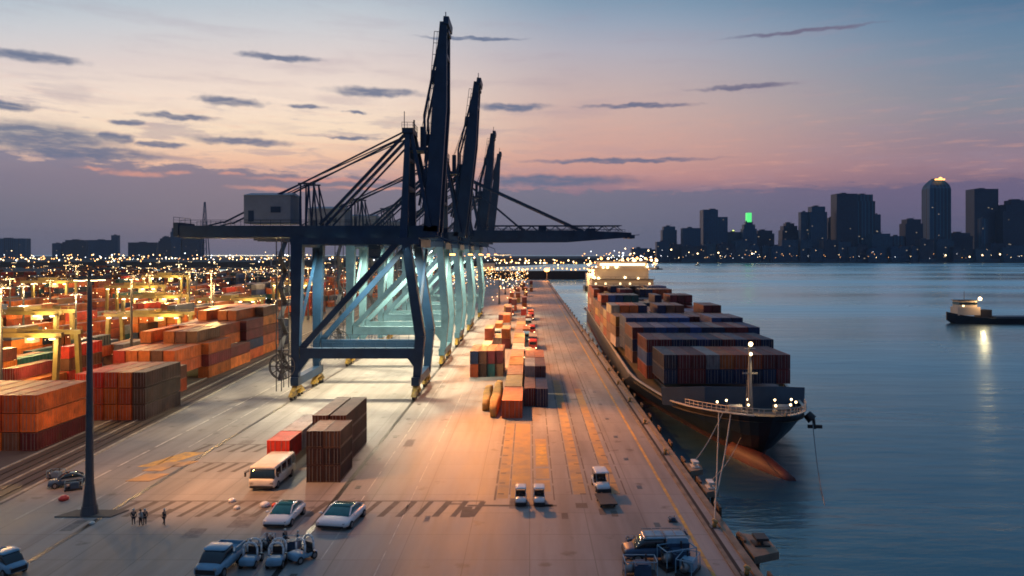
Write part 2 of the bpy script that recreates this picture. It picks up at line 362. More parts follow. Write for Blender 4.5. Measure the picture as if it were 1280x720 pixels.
    cl = blobs([(35, 70, 68, 7), (10, 132, 34, 6), (350, 72, 50, 5), (288, 127, 42, 7), (225, 146, 48, 5), (160, 153, 24, 4), (468, 115, 54, 8), (383, 133, 24, 4), (35, 170, 120, 20), (110, 190, 110, 10), (590, 48, 60, 3), (1000, 40, 90, 3), (145, 172, 28, 8), (305, 177, 62, 6), (200, 181, 34, 4), (640, 134, 42, 7), (800, 132, 70, 4),
                (775, 201, 110, 4), (690, 226, 105, 10), (446, 141, 16, 3), (930, 108, 60, 4), (440, 172, 30, 3)])
    n6 = noise(.7, 1, 5, 4, .6)
    base = mixc(math_('MULTIPLY', cl, mr(n6, .2, .6, .55, .92)), base, mixc(mr(az, -5, 25), lin((96, 112, 142)), lin((112, 106, 130))))
    pk = blobs([(170, 217, 38, 5), (118, 210, 24, 3), (222, 215, 20, 4), (285, 217, 18, 3), (400, 225, 90, 4), (350, 236, 60, 4), (470, 236, 70, 3)], (1.2, .2))
    base = mixc(math_('MULTIPLY', pk, .7), base, lin((226, 158, 142)))
    # nishita part: sun just at the horizon
    st = n.new('ShaderNodeTexSky'); st.sky_type = 'NISHITA'; st.sun_disc = False; st.sun_elevation = R(1.0); st.sun_rotation = R(-22)
    st.altitude = 0; st.dust_density = 2
    b1 = n.new('ShaderNodeBackground'); b1.inputs['Strength'].default_value = .004; l.new(st.outputs[0], b1.inputs[0])
    b2 = n.new('ShaderNodeBackground'); b2.inputs['Strength'].default_value = 1.0; l.new(base, b2.inputs[0])
    ad = n.new('ShaderNodeAddShader'); l.new(b1.outputs[0], ad.inputs[0]); l.new(b2.outputs[0], ad.inputs[1]); l.new(ad.outputs[0], out.inputs[0])
sky()
sd = bpy.data.lights.new('sun', 'SUN'); sd.energy = .12; sd.angle = R(8); sd.color = (1, .6, .4)
so = bpy.data.objects.new('sun', sd); C.objects.link(so)
_d = Vector((math.sin(R(-22)) * math.cos(R(3)), math.cos(R(-22)) * math.cos(R(3)), math.sin(R(3))))
so.rotation_euler = (-_d).to_track_quat('-Z', 'Y').to_euler()

# ------------------------------------------------------------------ water and land
def water_mat():
    m = bpy.data.materials.new('harbour water'); n, l = nodes_of(m); n.remove(n['Principled BSDF']); out = n['Material Output']
    tc = n.new('ShaderNodeTexCoord'); mp = n.new('ShaderNodeMapping'); mp.inputs['Scale'].default_value = (.3, 1, 1); l.new(tc.outputs['Object'], mp.inputs[0])
    a = n.new('ShaderNodeTexNoise'); a.inputs['Scale'].default_value = .5; a.inputs['Detail'].default_value = 5; a.inputs['Roughness'].default_value = .5; l.new(mp.outputs[0], a.inputs['Vector'])
    c = n.new('ShaderNodeTexNoise'); c.inputs['Scale'].default_value = .07; c.inputs['Detail'].default_value = 3; l.new(mp.outputs[0], c.inputs['Vector'])
    b1 = n.new('ShaderNodeBump'); b1.inputs['Strength'].default_value = .5; b1.inputs['Distance'].default_value = .5; l.new(a.outputs['Fac'], b1.inputs['Height'])
    b2 = n.new('ShaderNodeBump'); b2.inputs['Strength'].default_value = .3; b2.inputs['Distance'].default_value = 1.5; l.new(c.outputs['Fac'], b2.inputs['Height'])
    l.new(b2.outputs['Normal'], b1.inputs['Normal'])
    e = n.new('ShaderNodeTexNoise'); e.inputs['Scale'].default_value = .007; e.inputs['Detail'].default_value = 5; l.new(mp.outputs[0], e.inputs['Vector'])
    r = n.new('ShaderNodeMapRange'); r.inputs[1].default_value = .35; r.inputs[2].default_value = .65; r.inputs[3].default_value = .14; r.inputs[4].default_value = .40; l.new(e.outputs['Fac'], r.inputs[0])
    g_ = n.new('ShaderNodeBsdfGlossy'); g_.inputs['Color'].default_value = (.72, .97, 1, 1); l.new(r.outputs[0], g_.inputs['Roughness']); l.new(b1.outputs['Normal'], g_.inputs['Normal'])
    d = n.new('ShaderNodeBsdfDiffuse'); d.inputs['Color'].default_value = (.005, .048, .088, 1)
    fr = n.new('ShaderNodeFresnel'); fr.inputs['IOR'].default_value = 1.45; l.new(b2.outputs['Normal'], fr.inputs['Normal'])
    pw = n.new('ShaderNodeMath'); pw.operation = 'MULTIPLY_ADD'; pw.inputs[1].default_value = 1.25; pw.inputs[2].default_value = .09; pw.use_clamp = True; l.new(fr.outputs[0], pw.inputs[0])
    mx = n.new('ShaderNodeMixShader'); l.new(pw.outputs[0], mx.inputs[0]); l.new(d.outputs[0], mx.inputs[1]); l.new(g_.outputs[0], mx.inputs[2]); l.new(mx.outputs[0], out.inputs['Surface'])
    return m
M['water'] = water_mat()
b = MB(); b.sheet([(-20000, -3000), (20000, -3000), (20000, 30000), (-20000, 30000)], WZ); struct(b.build('water', 'water'))
QX = 20.2
b = MB(); b.slab([(-2500, -150), (QX, -150), (QX, 770), (-40, 800), (-60, 930), (-2500, 930)], -9, 0); struct(b.build('ground', 'quay'))
b = MB(); b.slab([(-9000, 1500), (-170, 1480), (60, 2250), (420, 2560), (9000, 2640), (9000, 14000), (-9000, 14000)], -8, -1.2); struct(b.build('far_shore', 'land'))
def kx(y): return -59.2 - (y - 80) * .064                            # line of the kerb
# yard surface left of the kerb, gravel strip and kerb
b = MB(); b.sheet([(-2400, -140), (kx(-140) - 8.5, -140), (kx(920) - 8.5, 920), (-2400, 920)], .004); struct(b.build('yard', 'yard'))
b = MB(); b.sheet([(kx(-140) - 8.5, -140), (kx(-140) - .35, -140), (kx(700) - .35, 700), (kx(700) - 8.5, 700)], .008); struct(b.build('gravel_strip', 'strip'))
b = MB()
for o, w in ((0, .45), (-4.2, .3), (-8.5, .4)):
    y = -100
    while y < 700:
        y1 = y + 5.9
        b.slab([(kx(y) + o - w, y), (kx(y) + o, y), (kx(y1) + o, y1), (kx(y1) + o - w, y1)], 0, .14 if o == 0 else .1); y += 6
struct(b.build('kerb', 'kerb'))
b = MB()
for o in (-1.6, -3.1, -5.6, -7.1):
    b.beam((kx(-100) + o, -100, .06), (kx(700) + o, 700, .06), .09, .12)
struct(b.build('rail_track', 'rail'))
# crane rails and painting on the quay
LX, SX = -45.6, -22.2
b = MB()
for x in (LX, SX):
    b.box(x - .28, -100, .002, x - .06, 700, .035); b.box(x + .06, -100, .002, x + .28, 700, .035); b.box(x - .04, -100, 0, x + .04, 700, .05)
struct(b.build('crane_rail', 'rail'))
b = MB()
def hatch(px0, px1, py0, py1, step, shear, zz=.006):
    y1 = G(0, py0).y; y0 = G(0, py1).y
    xa = G(px0, py1).x; xb = G(px1, py1).x; x = xa
    while x < xb:
        w = step * random.uniform(.3, .42)
        if random.random() > .05: b.sheet([(x, y0), (x + w, y0), (x + w + shear, y1), (x + shear, y1)], zz)
        x += step
    b.sheet([(xa, y1 + .04), (xb + shear, y1 + .04), (xb + shear, y1 + .3), (xa, y1 + .3)], zz)
hatch(128, 590, 627, 646, 1.95, 1.0)
hatch(236, 318, 579, 590, 1.75, .9)
hatch(238, 330, 556, 565, 1.75, .9)
for px, py in ((210, 640), (590, 640), (706, 645), (753, 640), (768, 642)):
    g = G(px, py); b.sheet([(g.x - .35, g.y - .9), (g.x + .35, g.y - .9), (g.x + .35, g.y + .9), (g.x - .35, g.y + .9)], .010)
for px, py, w, h in ((570, 630, 2.2, .35), (583, 640, 1.1, 3.2), (640, 632, 10, .5), (682, 632, 1.6, .9), (727, 632, 1.3, 1.6)):
    g = G(px, py); b.sheet([(g.x - w/2, g.y - h/2), (g.x + w/2, g.y - h/2), (g.x + w/2, g.y + h/2), (g.x - w/2, g.y + h/2)], .012)
struct(b.build('hatch_markings', 'dark_paint'))
b = MB()
for x, w, y0, y1 in ((-4.1, .22, 82, 330), (-2.4, .12, 84, 120), (.35, .14, 82, 120), (2.75, .14, 82, 300), (4.9, .12, 84, 320), (7.0, .16, 82, 700), (9.1, .12, 84, 700), (11.2, .16, 84, 700)):
    y = y0
    while y < y1:
        b.sheet([(x, y), (x + w, y), (x + w, y + 5.2), (x, y + 5.2)], .006); y += 6
for y in range(84, 121, 4):
    for x in (-4.0, 5.6, 9.6): b.sheet([(x + .3, y), (x + 1.0, y), (x + 1.0, y + .35), (x + .3, y + .35)], .0065)
struct(b.build('lane_markings', 'dark_paint'))
b = MB()
b.sheet([(-3.8, 82.6), (-2.5, 82.6), (-2.5, 119), (-3.8, 119)], .005); b.sheet([(-2.2, 82.6), (.1, 82.6), (.1, 119), (-2.2, 119)], .005)
b.sheet([(4.95 + .2, 84), (6.6, 84), (6.6, 160), (5.15, 160)], .005); b.sheet([(9.3, 84), (10.6, 84), (10.6, 150), (9.3, 150)], .005)
for y in range(85, 108, 5): b.sheet([(.8, y), (2.5, y), (2.5, y + 4.2), (.8, y + 4.2)], .005)
struct(b.build('lane_panels', 'ochre_paint'))
b = MB(); b.sheet([(.9, 96), (2.4, 96), (2.4, 106), (.9, 106)], .0095)
b.box(15.9, -60, .004, 16.25, 765, .03)
g = G(200, 578); b.sheet([(g.x - 2, g.y - 2), (g.x + 1, g.y - 2), (g.x + 4, g.y + 5), (g.x + 1, g.y + 5)], .006)
struct(b.build('yellow_lines', 'yellow_paint'))
b = MB()
for x, y0, y1, w in ((-19.2, 66, 330, .12), (-13.6, 60, 140, .1), (-54.5, 76, 190, .3), (-49.6, 76, 500, .16)):
    y = y0
    while y < y1: b.sheet([(x, y), (x + w, y), (x + w, y + 8), (x, y + 8)], .006); y += 9.5
struct(b.build('white_lines', 'white_paint'))
# repair patches and drain gratings in the apron
M['patch'] = mat('asphalt repair patch', (.21, .19, .17), .85, var=.4, scale=1.2, bump=.3)
rs = random.Random(31); b = MB()
for i in range(22):
    x, y = rs.uniform(-56, 14), 60 + 150 * rs.random() ** 1.5; w, d = rs.uniform(.5, 2.6), rs.uniform(.6, 4)
    b.sheet([(x, y), (x + w, y + rs.uniform(-.1, .1)), (x + w + rs.uniform(-.1, .1), y + d), (x, y + d)], .0032)
struct(b.build('repair_patches', 'patch'))
b = MB()
for y in range(62, 330, 12):
    for x in (-20.6, 13.2): b.box(x - .3, y, .003, x + .3, y + 1.1, .02)
struct(b.build('drain_grating', 'rail'))
# inspection pads in the apron
b = MB()
for px, py, w, h in ((180, 597, 3.0, 3.0), (200, 583, 2.6, 4.0), (226, 580, 1.6, 2.5)):
    g = G(px, py); b.slab([(g.x - w/2, g.y - h/2), (g.x + w/2, g.y - h/2), (g.x + w/2 + 1.0, g.y + h/2), (g.x - w/2 + 1.0, g.y + h/2)], 0, .05)
struct(b.build('drain_cover', 'ochre_paint'))
# quay edge: kerb beam, cable trench, capping, timber walings with fenders
b = MB(); b.box(17.9, -60, .003, 18.3, 765, .16); b.box(19.5, -60, .003, QX + .02, 765, .22); struct(b.build('quay_edge', 'capping'))
b = MB(); b.box(18.3, -60, .001, 18.75, 765, .02); struct(b.build('cable_trench', 'rubber'))
b = MB()
for z in (-.6, -1.7): b.box(QX + .02, -60, z - .25, QX + .3, 765, z + .15)
struct(b.build('quay_waling', 'timber'))
fen = None; k = 0; fy = 62
while fy < 420:
    if fen is None:
        fen = empty('quay_fender', (QX + .3, fy, 0)); p = MB(); p.box(.3, -1.1, -2.6, .55, 1.1, .25); p.build('fender_panel', 'timber', fen)
        p = MB(); p.cyl((0, 0, -.7), (.3, 0, -.7), .55, .55, 12); p.cyl((0, 0, -1.9), (.3, 0, -1.9), .4, .4, 12); p.build('rubber_cone', 'rubber', fen)
        o = fen
    else: o = copy_tree(fen); o.location.y = fy
    tag(o, 'timber faced fender panel hanging on the quay wall, %s from the camera' % ORD[k] if k < 20 else 'small far timber fender panel on the quay wall behind the ship', 'fender', 'fender panels along the quay wall')
    k += 1; fy += 9 if fy < 200 else 16
bo = None; k = 0
for y in (63, 74, 101, 119, 137, 155, 173, 200, 230, 260):
    if bo is None:
        bo = empty('mooring_bollard', (19.0, y, 0)); p = MB(); p.box(-.45, -.45, .0, .45, .45, .06); p.build('base_plate', 'rail', bo)
        p = MB(); p.cyl((0, 0, .06), (0, 0, .5), .22, .2, 12); p.cyl((0, 0, .5), (.12, 0, .72), .34, .3, 12); p.build('bollard_head', 'yellow_paint', bo, True); o = bo
    else: o = copy_tree(bo); o.location.y = y
    tag(o, 'yellow mushroom bollard on the quay edge strip, %s from the camera' % ORD[k], 'bollard', 'bollards on the quay edge'); k += 1
# mooring platforms standing out from the quay wall
plats = []
for i, (y, w, lab) in enumerate(((95.0, 2.0, 'small concrete mooring platform under the bow rope, furthest from the camera'), (86.5, 1.8, 'small concrete mooring platform with white hook, middle one of three'), (69.6, 3.0, 'largest mooring platform with a dark hook, at the bottom of the photo'))):
    e = empty('mooring_platform', (QX + .6, y, -.2), 0, lab, 'mooring platform', 'mooring platforms beside the quay')
    p = MB(); p.slab([(0, -w), (w * .9, -w * .6), (w * .9, w * .6), (0, w)], -.5, .2); p.build('slab', 'capping', e)
    for sx, sy in ((.4, -.8), (.4, .8), (1.2, 0)):
        p = MB(); p.cyl((sx, sy * w * .6, -6), (sx, sy * w * .6, -.5), .25, .25, 10); p.build('pile', 'timber', e)
    p = MB(); p.box(w * .25, -.7, .2, w * .75, .7, .34); p.cyl((w * .5, -.35, .3), (w * .5, -.35, .95), .2, .16, 10); p.cyl((w * .5, .35, .3), (w * .5, .35, .95), .2, .16, 10); p.box(w * .3, -.75, .75, w * .7, .75, 1.0)
    p.build('mooring_hook', 'white_dirty' if i < 2 else 'black', e)
    plats.append((QX + .6 + w * .5, y, .7))

# ------------------------------------------------------------------ containers
RUST, ORANGE, REDC, MAROON, BROWN = (.42, .085, .03), (.60, .15, .035), (.50, .035, .025), (.17, .03, .035), (.17, .07, .045)
DARK = (.055, .024, .02); SHADE_BROWN = (.085, .065, .055)
NAVY, BLUE, TEALC, GREY, CREAM, OCHRE = (.018, .035, .09), (.03, .09, .25), (.02, .10, .11), (.20, .21, .23), (.55, .47, .36), (.5, .27, .06)
CN = {DARK: 'dark brown', SHADE_BROWN: 'shade-painted grey brown', RUST: 'rust red', ORANGE: 'orange', REDC: 'bright red', MAROON: 'maroon', BROWN: 'brown', NAVY: 'navy', BLUE: 'blue', TEALC: 'dark teal', GREY: 'grey', CREAM: 'cream', OCHRE: 'ochre'}
cont = []            # x, y, z (near left bottom corner), w, l, h, colour, place text, group
def cbox(x, y, z, w, l, h, col, place, group): cont.append((x, y, z, w, l, h, col, place, group))
cmesh = {}
def container_mesh(w, l, h, near):
    key = (round(w, 2), round(l, 2), round(h, 2), near)
    if key in cmesh: return cmesh[key]
    p = MB(); hw = w / 2; t = .05
    n = int(l / (.56 if near else 1.1))
    for sx in (-1, 1):                                    # corrugated sides
        pts = []
        for i in range(n):
            y0 = .14 + (l - .28) * i / n; d = (l - .28) / n
            for fy, off in ((0, 0), (.35, 0), (.5, 1), (.85, 1)): pts.append((y0 + fy * d, off))
        pts.append((l - .14, 0))
        dz = .085 if near else .07
        vs = [(sx * (hw - .015 - o * dz), y, .16) for y, o in pts] + [(sx * (hw - .015 - o * dz), y, h - .1) for y, o in pts]; k = len(pts)
        p.add(vs, [(i, i + 1, k + i + 1, k + i) if sx > 0 else (i, k + i, k + i + 1, i + 1) for i in range(k - 1)])
    pts = []
    for i in range(n):                                    # corrugated roof
        y0 = .14 + (l - .28) * i / n; d = (l - .28) / n
        for fy, off in ((0, 0), (.35, 0), (.5, 1), (.85, 1)): pts.append((y0 + fy * d, off))
    pts.append((l - .14, 0)); k = len(pts)
    p.add([(-hw + .07, y, h - .02 - o * .035) for y, o in pts] + [(hw - .07, y, h - .02 - o * .035) for y, o in pts], [(i, k + i, k + i + 1, i + 1) for i in range(k - 1)])
    for sx in (-1, 1):                                    # corner posts and rails
        x0, x1 = sorted((sx * hw, sx * (hw - .13)))
        for y0, y1 in ((0, .14), (l - .14, l)): p.box(x0, y0, .0, x1, y1, h)
        x0, x1 = sorted((sx * (hw - .004), sx * (hw - .09)))
        p.box(x0, .14, .03, x1, l - .14, .17); p.box(x0, .14, h - .12, x1, l - .14, h - .005)
    p.box(-hw + .13, .01, h - .14, hw - .13, .12, h - .008); p.box(-hw + .13, l - .12, h - .14, hw - .13, l - .01, h - .008)
    p.box(-hw + .13, .01, .02, hw - .13, .12, .16); p.box(-hw + .1, .1, .1, hw - .1, l - .1, .15)
    p.box(-hw + .13, l - .09, .16, hw - .13, l - .05, h - .14)
    body = p.build('container', 'container'); me = body.data; bpy.data.objects.remove(body)
    dm = None
    if True:                                              # door leaves with locking bars at the near end
        p = MB()
        for a, c in ((-hw + .14, -.015), (.015, hw - .14)):
            p.box(a, .05, .17, c, .09, h - .15)
            for zz in (.25, .42, .6, .78): p.box(a + .06, .035, h * zz - .03, c - .06, .05, h * zz + .03)
        if near:
            for x in (-hw * .68, -hw * .28, hw * .28, hw * .68):
                p.cyl((x, .02, .1), (x, .02, h - .06), .035, .035, 6, 1)
        d_ = p.build('container_door', ['container', 'steel']); dm = d_.data; bpy.data.objects.remove(d_)
    cmesh[key] = (me, dm); return cmesh[key]

def vis_key(c):
    x, y, z, w, l, h, col, place, group = c
    return y + (6 if 'lower' in place else 0)
def flush_containers():
    cont.sort(key=vis_key); near = cont[:292]; far = cont[292:]
    for (x, y, z, w, l, h, col, place, group) in near:
        hi = y < 150
        me, dm = container_mesh(w, l, h, hi)
        jf = random.uniform(.6, 1.25); jit = [max(.004, c * jf * random.uniform(.88, 1.12)) for c in col]
        if dm and y < 150:
            o = empty('shipping_container', (x + w / 2, y, z)); bo_ = bpy.data.objects.new('corrugated_body', me); C.objects.link(bo_); bo_.parent = o; bo_.color = (*jit, 1)
            d = bpy.data.objects.new('door', dm); C.objects.link(d); d.parent = o; d.color = (*[c * .9 for c in jit], 1)
        else:
            me2 = cmesh.get((id(me), 'j'))
            if me2 is None:                                # one mesh: body and door end together, too small to show parts
                a = bpy.data.objects.new('t', me.copy()); C.objects.link(a)
                import bmesh
                bm = bmesh.new(); bm.from_mesh(me); bm.from_mesh(dm); bm.to_mesh(a.data); bm.free(); me2 = a.data; bpy.data.objects.remove(a); cmesh[(id(me), 'j')] = me2
            o = bpy.data.objects.new('shipping_container', me2); C.objects.link(o); o.location = (x + w / 2, y, z); o.color = (*jit, 1)
        tag(o, '%s container, %s' % (CN[col], place), 'shipping container', group)
    p = MB()
    for (x, y, z, w, l, h, col, place, group) in far:
        p.cur = (lambda jf: tuple(max(.004, c * jf * random.uniform(.88, 1.12)) for c in col))(random.uniform(.5, 1.25)); p.box(x + .05, y + .05, z + .04, x + w - .05, y + l - .03, z + h - .03)
    o = p.build('distant_containers', 'container_far'); tag(o, 'mass of stacked containers in far rows of the yard and ship', 'shipping containers', None, 'stuff')

TI = ['bottom', 'second', 'third', 'fourth', 'top']
CT = ['bottom', 'second tier', 'third tier', 'fourth tier', 'fifth tier']
def pick(lst): return random.choice(lst)
yardc = [RUST] * 6 + [ORANGE] * 5 + [REDC] * 2 + [BROWN] * 2 + [MAROON] + [NAVY] + [BLUE] + [GREY] + [TEALC]
# stack A, lower left corner of the photo
for c in range(6):
    for t in range(3):
        col = [ORANGE, ORANGE, RUST, ORANGE, RUST, ORANGE][c] if t else [MAROON, BROWN, ORANGE, RUST, BROWN, RUST][c]
        cbox(-69.9 - (c + 1) * 2.6, 102.5, t * 2.69, 2.36, 12.2, 2.58, col, '%s of %s column from kerb, stack at left photo edge' % (CT[t], ORD[c].replace('nearest', 'first')), 'containers of the stack at the left edge')
# stack B behind the light mast
for c in range(4):
    for t in range(3):
        col = [SHADE_BROWN, ORANGE, RUST, REDC][c] if t == 2 or c == 0 else pick([ORANGE, RUST, ORANGE])  # first column darkened all over: shade on its side painted into the colour
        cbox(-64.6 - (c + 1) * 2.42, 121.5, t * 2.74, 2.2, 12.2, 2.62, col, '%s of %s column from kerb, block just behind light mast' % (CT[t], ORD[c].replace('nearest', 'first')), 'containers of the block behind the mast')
# long orange block along the kerb
rows = [137, 150, 163, 176, 189, 202, 215]
for r_, y in enumerate(rows):
    for c in range(6):
        hgt = [2, 3, 4, 4, 5, 5, 4][r_] + pick([-1, 0, 0, 0, 0])
        if c == 0: hgt = [2, 3, 3, 2, 4, 5, 3][r_]
        if r_ == 1 and c == 0: continue
        for t in range(hgt):
            x = kx(y) - 7.4 - (c + 1) * 2.62 - (0 if r_ % 2 else .5)
            show = t >= hgt - 2 or c == 0 or r_ == 0
            if not show: continue
            cbox(x, y, t * 2.66, 2.4, 12.1, 2.6, pick([RUST, ORANGE, RUST, ORANGE, REDC, BROWN, MAROON] + ([NAVY] if c < 2 and r_ > 3 else [])), '%s of %s column from kerb, %s row of long orange block' % (CT[t], ORD[c].replace('nearest', 'first'), ORD[r_]), 'containers of the long orange block')
# blocks further into the yard
lane_lights = []
blk = 0
x0 = -100
while x0 > -900:
    y = 118; nb = 0
    while y < 900:
        if x0 > -(760 / F) * (y + 90):
            blen = random.choice([5, 6, 7, 4]); mh = random.choice([2, 3, 3, 4]); theme = random.random()
            for r_ in range(blen):
                for c in range(6):
                    hgt = max(0, mh + pick([-3, -2, -1, 0, 0, 1])) if random.random() > .14 else 0
                    yy = y + r_ * 12.8
                    if (x0 - 15) > (820 / F) * -yy * -1: continue
                    for t in range(hgt):
                        if t < hgt - 2 and 0 < c and r_: continue
                        col = pick(yardc) if theme > .25 else pick([NAVY, BLUE, TEALC, GREY, RUST])
                        cbox(x0 - c * 2.7 - 2.44, yy, t * 2.66, 2.4, 12.1, 2.6, col, '%s, %s column, %s row, %s block in %s yard lane' % (CT[t], ORD[c].replace('nearest', 'first'), ORD[r_], ORD[min(19, nb)], ORD[min(19, int((-100 - x0) / 28))]), 'containers of the inner yard blocks')
            lane_lights.append((x0 + 5, y + 6)); blk += 1; nb += 1
            y += blen * 12.8 + random.choice([14, 20, 30])
        else: y += 40
    x0 -= 28

# middle of the quay: lanes of containers between the tracks
for i in range(12):
    y = 123 + i * 13.4
    cbox(-4.75, y, .0, 3.3 if i else 3.5, 12.9, 3.05, [RUST, OCHRE, ORANGE, OCHRE, RUST, CREAM, ORANGE, OCHRE, BROWN, ORANGE, OCHRE, RUST][i], '%s from camera in the single long line down the quay' % ORD[i], 'containers in the long line on the quay')
cbox(-1.0, 132.6, 0, 2.05, 12, 3.4, MAROON, 'right beside the long line, next to a dark teal one', 'containers beside the long line')
cbox(1.15, 132.0, 0, 2.2, 12, 3.4, NAVY, 'alone at the lane side, nearest the camera on the right', 'containers beside the long line')
for c in range(2):
    for t in range(2):
        for r_ in range(2): cbox(-1.0 + c * 2.15, 145.5 + r_ * 12.8, t * 2.75, 2.1, 12.3, 2.7, [[MAROON, CREAM], [ORANGE, MAROON]][c][t] if r_ == 0 else pick([ORANGE, CREAM, RUST]), '%s, %s column, %s row behind the navy one on the lane' % (CT[t], ['left', 'right'][c], ['front', 'back'][r_]), 'containers beside the long line')
for c, cols in enumerate(([RUST, NAVY], [DARK, BROWN], [TEALC, MAROON], [BROWN, MAROON])):
    for t in range(2):
        cbox(-13.6 + c * 1.9, 164 + c * .3, t * 3.0, 1.85, 12.2, 2.95, cols[t], '%s, %s from cranes, pack left of long line' % (CT[t], ORD[c].replace('nearest', 'first')), 'containers in the pack left of the long line')
for i, (x, y, col) in enumerate(((-13.5, 215, RUST), (-11, 217, CREAM), (-8.4, 214, MAROON), (-12.6, 262, ORANGE), (-9.8, 264, CREAM), (-13.0, 300, MAROON), (-10.2, 303, ORANGE), (-12.5, 352, OCHRE), (-9, 355, RUST), (-12, 410, REDC), (-8, 415, OCHRE), (-13, 470, ORANGE), (-9, 474, CREAM), (-4, 330, REDC), (-4, 372, ORANGE), (-4.4, 425, OCHRE), (-4, 480, RUST), (0, 540, ORANGE), (-6, 560, RUST), (-12, 560, MAROON), (0, 600, CREAM), (-9, 620, ORANGE))):
    cbox(x, y, 0, 2.6, 12.2, 2.9, col, '%s of the loose far ones standing along the quay lanes' % (ORD[i] if i < 20 else 'number %d' % (i + 1)), 'loose containers far down the quay')
    if i % 2 == 0: cbox(x, y, 2.92, 2.6, 12.2, 2.9, pick([RUST, ORANGE, MAROON]), 'on top of %s of the loose far ones along the quay lanes' % (ORD[i] if i < 20 else 'number %d' % (i + 1)), 'loose containers far down the quay')
# brown block beside the lorry
for c in range(2):
    for r_, (y, l) in enumerate(((88.4, 6.0), (94.8, 12.2))):
        n_ = 3 if not (c == 0 and r_ == 0) else 3
        for t in range(n_):
            hh = 2.12 + (.16 if r_ else 0)
            cbox(-27.4 + c * 2.1 - (0 if r_ == 0 else (1.2 if c == 0 else .95)), y, t * hh, 2.05, l, hh - .03, DARK if not (c == 1 and t == 2 and r_ == 0) else BROWN, '%s %s of the %s of dark block beside lorry' % (CT[t], ['left', 'right'][c], ['front', 'back'][r_]), 'containers of the dark block beside the lorry')

# ------------------------------------------------------------------ the ship
def axis(y): return 34.6 + (y - 105) * .03
ship = empty('container_ship', (34.6, 105, WZ), 0, 'large dark hulled container ship moored along the quay, bow towards the camera', 'ship')
def S(x, y, z): return (x - 34.6, y - 105, z - WZ)
def sheer(y): return 5.0 - 2.0 * min(1, max(0, (y - 103) / 18))
LV = [(1.0, 102.0, 46, .40, None), (.62, 104.2, 50, .48, 1.6), (.30, 106.6, 56, .6, -.9), (.12, 108.0, 60, .68, -1.75), (0, 108.6, 64, .75, -3.3), (-.2, 109.4, 66, .8, -6)]
YS = [0, .006, .02, .045, .08, .13, .2, .3, .42, .56, .72, .86, 1.0]
def half(y, st, ln, ex, B=15.2): return B * min(1, max(0, (y - st) / ln)) ** ex
p = MB()
def ring(side):
    cols = []
    for st in YS + ['a', 'b', 'c']:
        col = []
        for (k_, s0, ln, ex, z) in LV:
            y = s0 + ln * st if not isinstance(st, str) else {'a': 230, 'b': 330, 'c': 348}[st]
            h_ = half(y, s0, ln, ex)
            if st == 'c': h_ *= .86
            zz = sheer(y) if z is None else z
            col.append(S(axis(y) + side * max(.0, h_), y, zz))
        cols.append(col)
    return cols
for side in (-1, 1):
    cols = ring(side); nl = len(LV); vs = [q for c in cols for q in c]
    for k in range(len(cols) - 1):
        for j in range(nl - 1):
            f = (k*nl+j, (k+1)*nl+j, (k+1)*nl+j+1, k*nl+j+1)
            f = f if side < 0 else f[::-1]
            p.add([vs[i] for i in f], [(0, 1, 2, 3)], 1 if j >= 3 and LV[j][4] is not None and LV[j][4] < -.5 else 0)
cL, cR = ring(-1), ring(1)
p.add([*cL[-1], *cR[-1][::-1]], [tuple(range(len(LV) * 2))], 0)
p.build('hull', ['hull', 'boot'], ship)
import bisect
p = MB()                                                # bulbous bow under the stem
rings = []
for t in [i / 9 for i in range(10)]:
    y = 112 - 13.5 * t; r0 = 1.9 * (1 - max(0, t - .55) / .45 * .75) ** .7 if t > .55 else 1.9
    cy = axis(112) - 2.9 + 4.0 * t
    rings.append([S(cy + r0 * math.cos(a) * .85, y, -3.25 + .0 * t + r0 * math.sin(a) * 1.15) for a in [2 * math.pi * i / 14 for i in range(14)]])
p.loft(rings); p.build('bulbous_bow', 'boot', ship, True)
def deck_poly(z_off, inset, y_a, y_b, n=14):
    L_, R_ = [], []
    for i in range(n + 1):
        y = y_a + (y_b - y_a) * (i / n) ** 1.6
        h_ = max(.05, half(y, 102.0, 46, .40) - inset); L_.append((axis(y) - h_, y)); R_.append((axis(y) + h_, y))
    return L_, R_
L_, R_ = deck_poly(0, .25, 102.6, 345, 24)
p = MB()
for k in range(len(L_) - 1):
    z0, z1 = sheer(L_[k][1]) - .95, sheer(L_[k+1][1]) - .95
    p.add([S(*L_[k], z0), S(*R_[k], z0), S(*R_[k+1], z1), S(*L_[k+1], z1)], [(0, 1, 2, 3)])
p.build('deck', 'deck', ship)
p = MB()                                                # bulwark cap
for pl in (L_, R_):
    p = MB()
    for k in range(len(pl) - 1):
        a, c = pl[k], pl[k+1]; p.beam(S(*a, sheer(a[1]) + .03), S(*c, sheer(c[1]) + .03), .5, .14)
    p.build('bulwark_rail', 'cream', ship)
p = MB(); h_ = 12.0                                      # breakwater
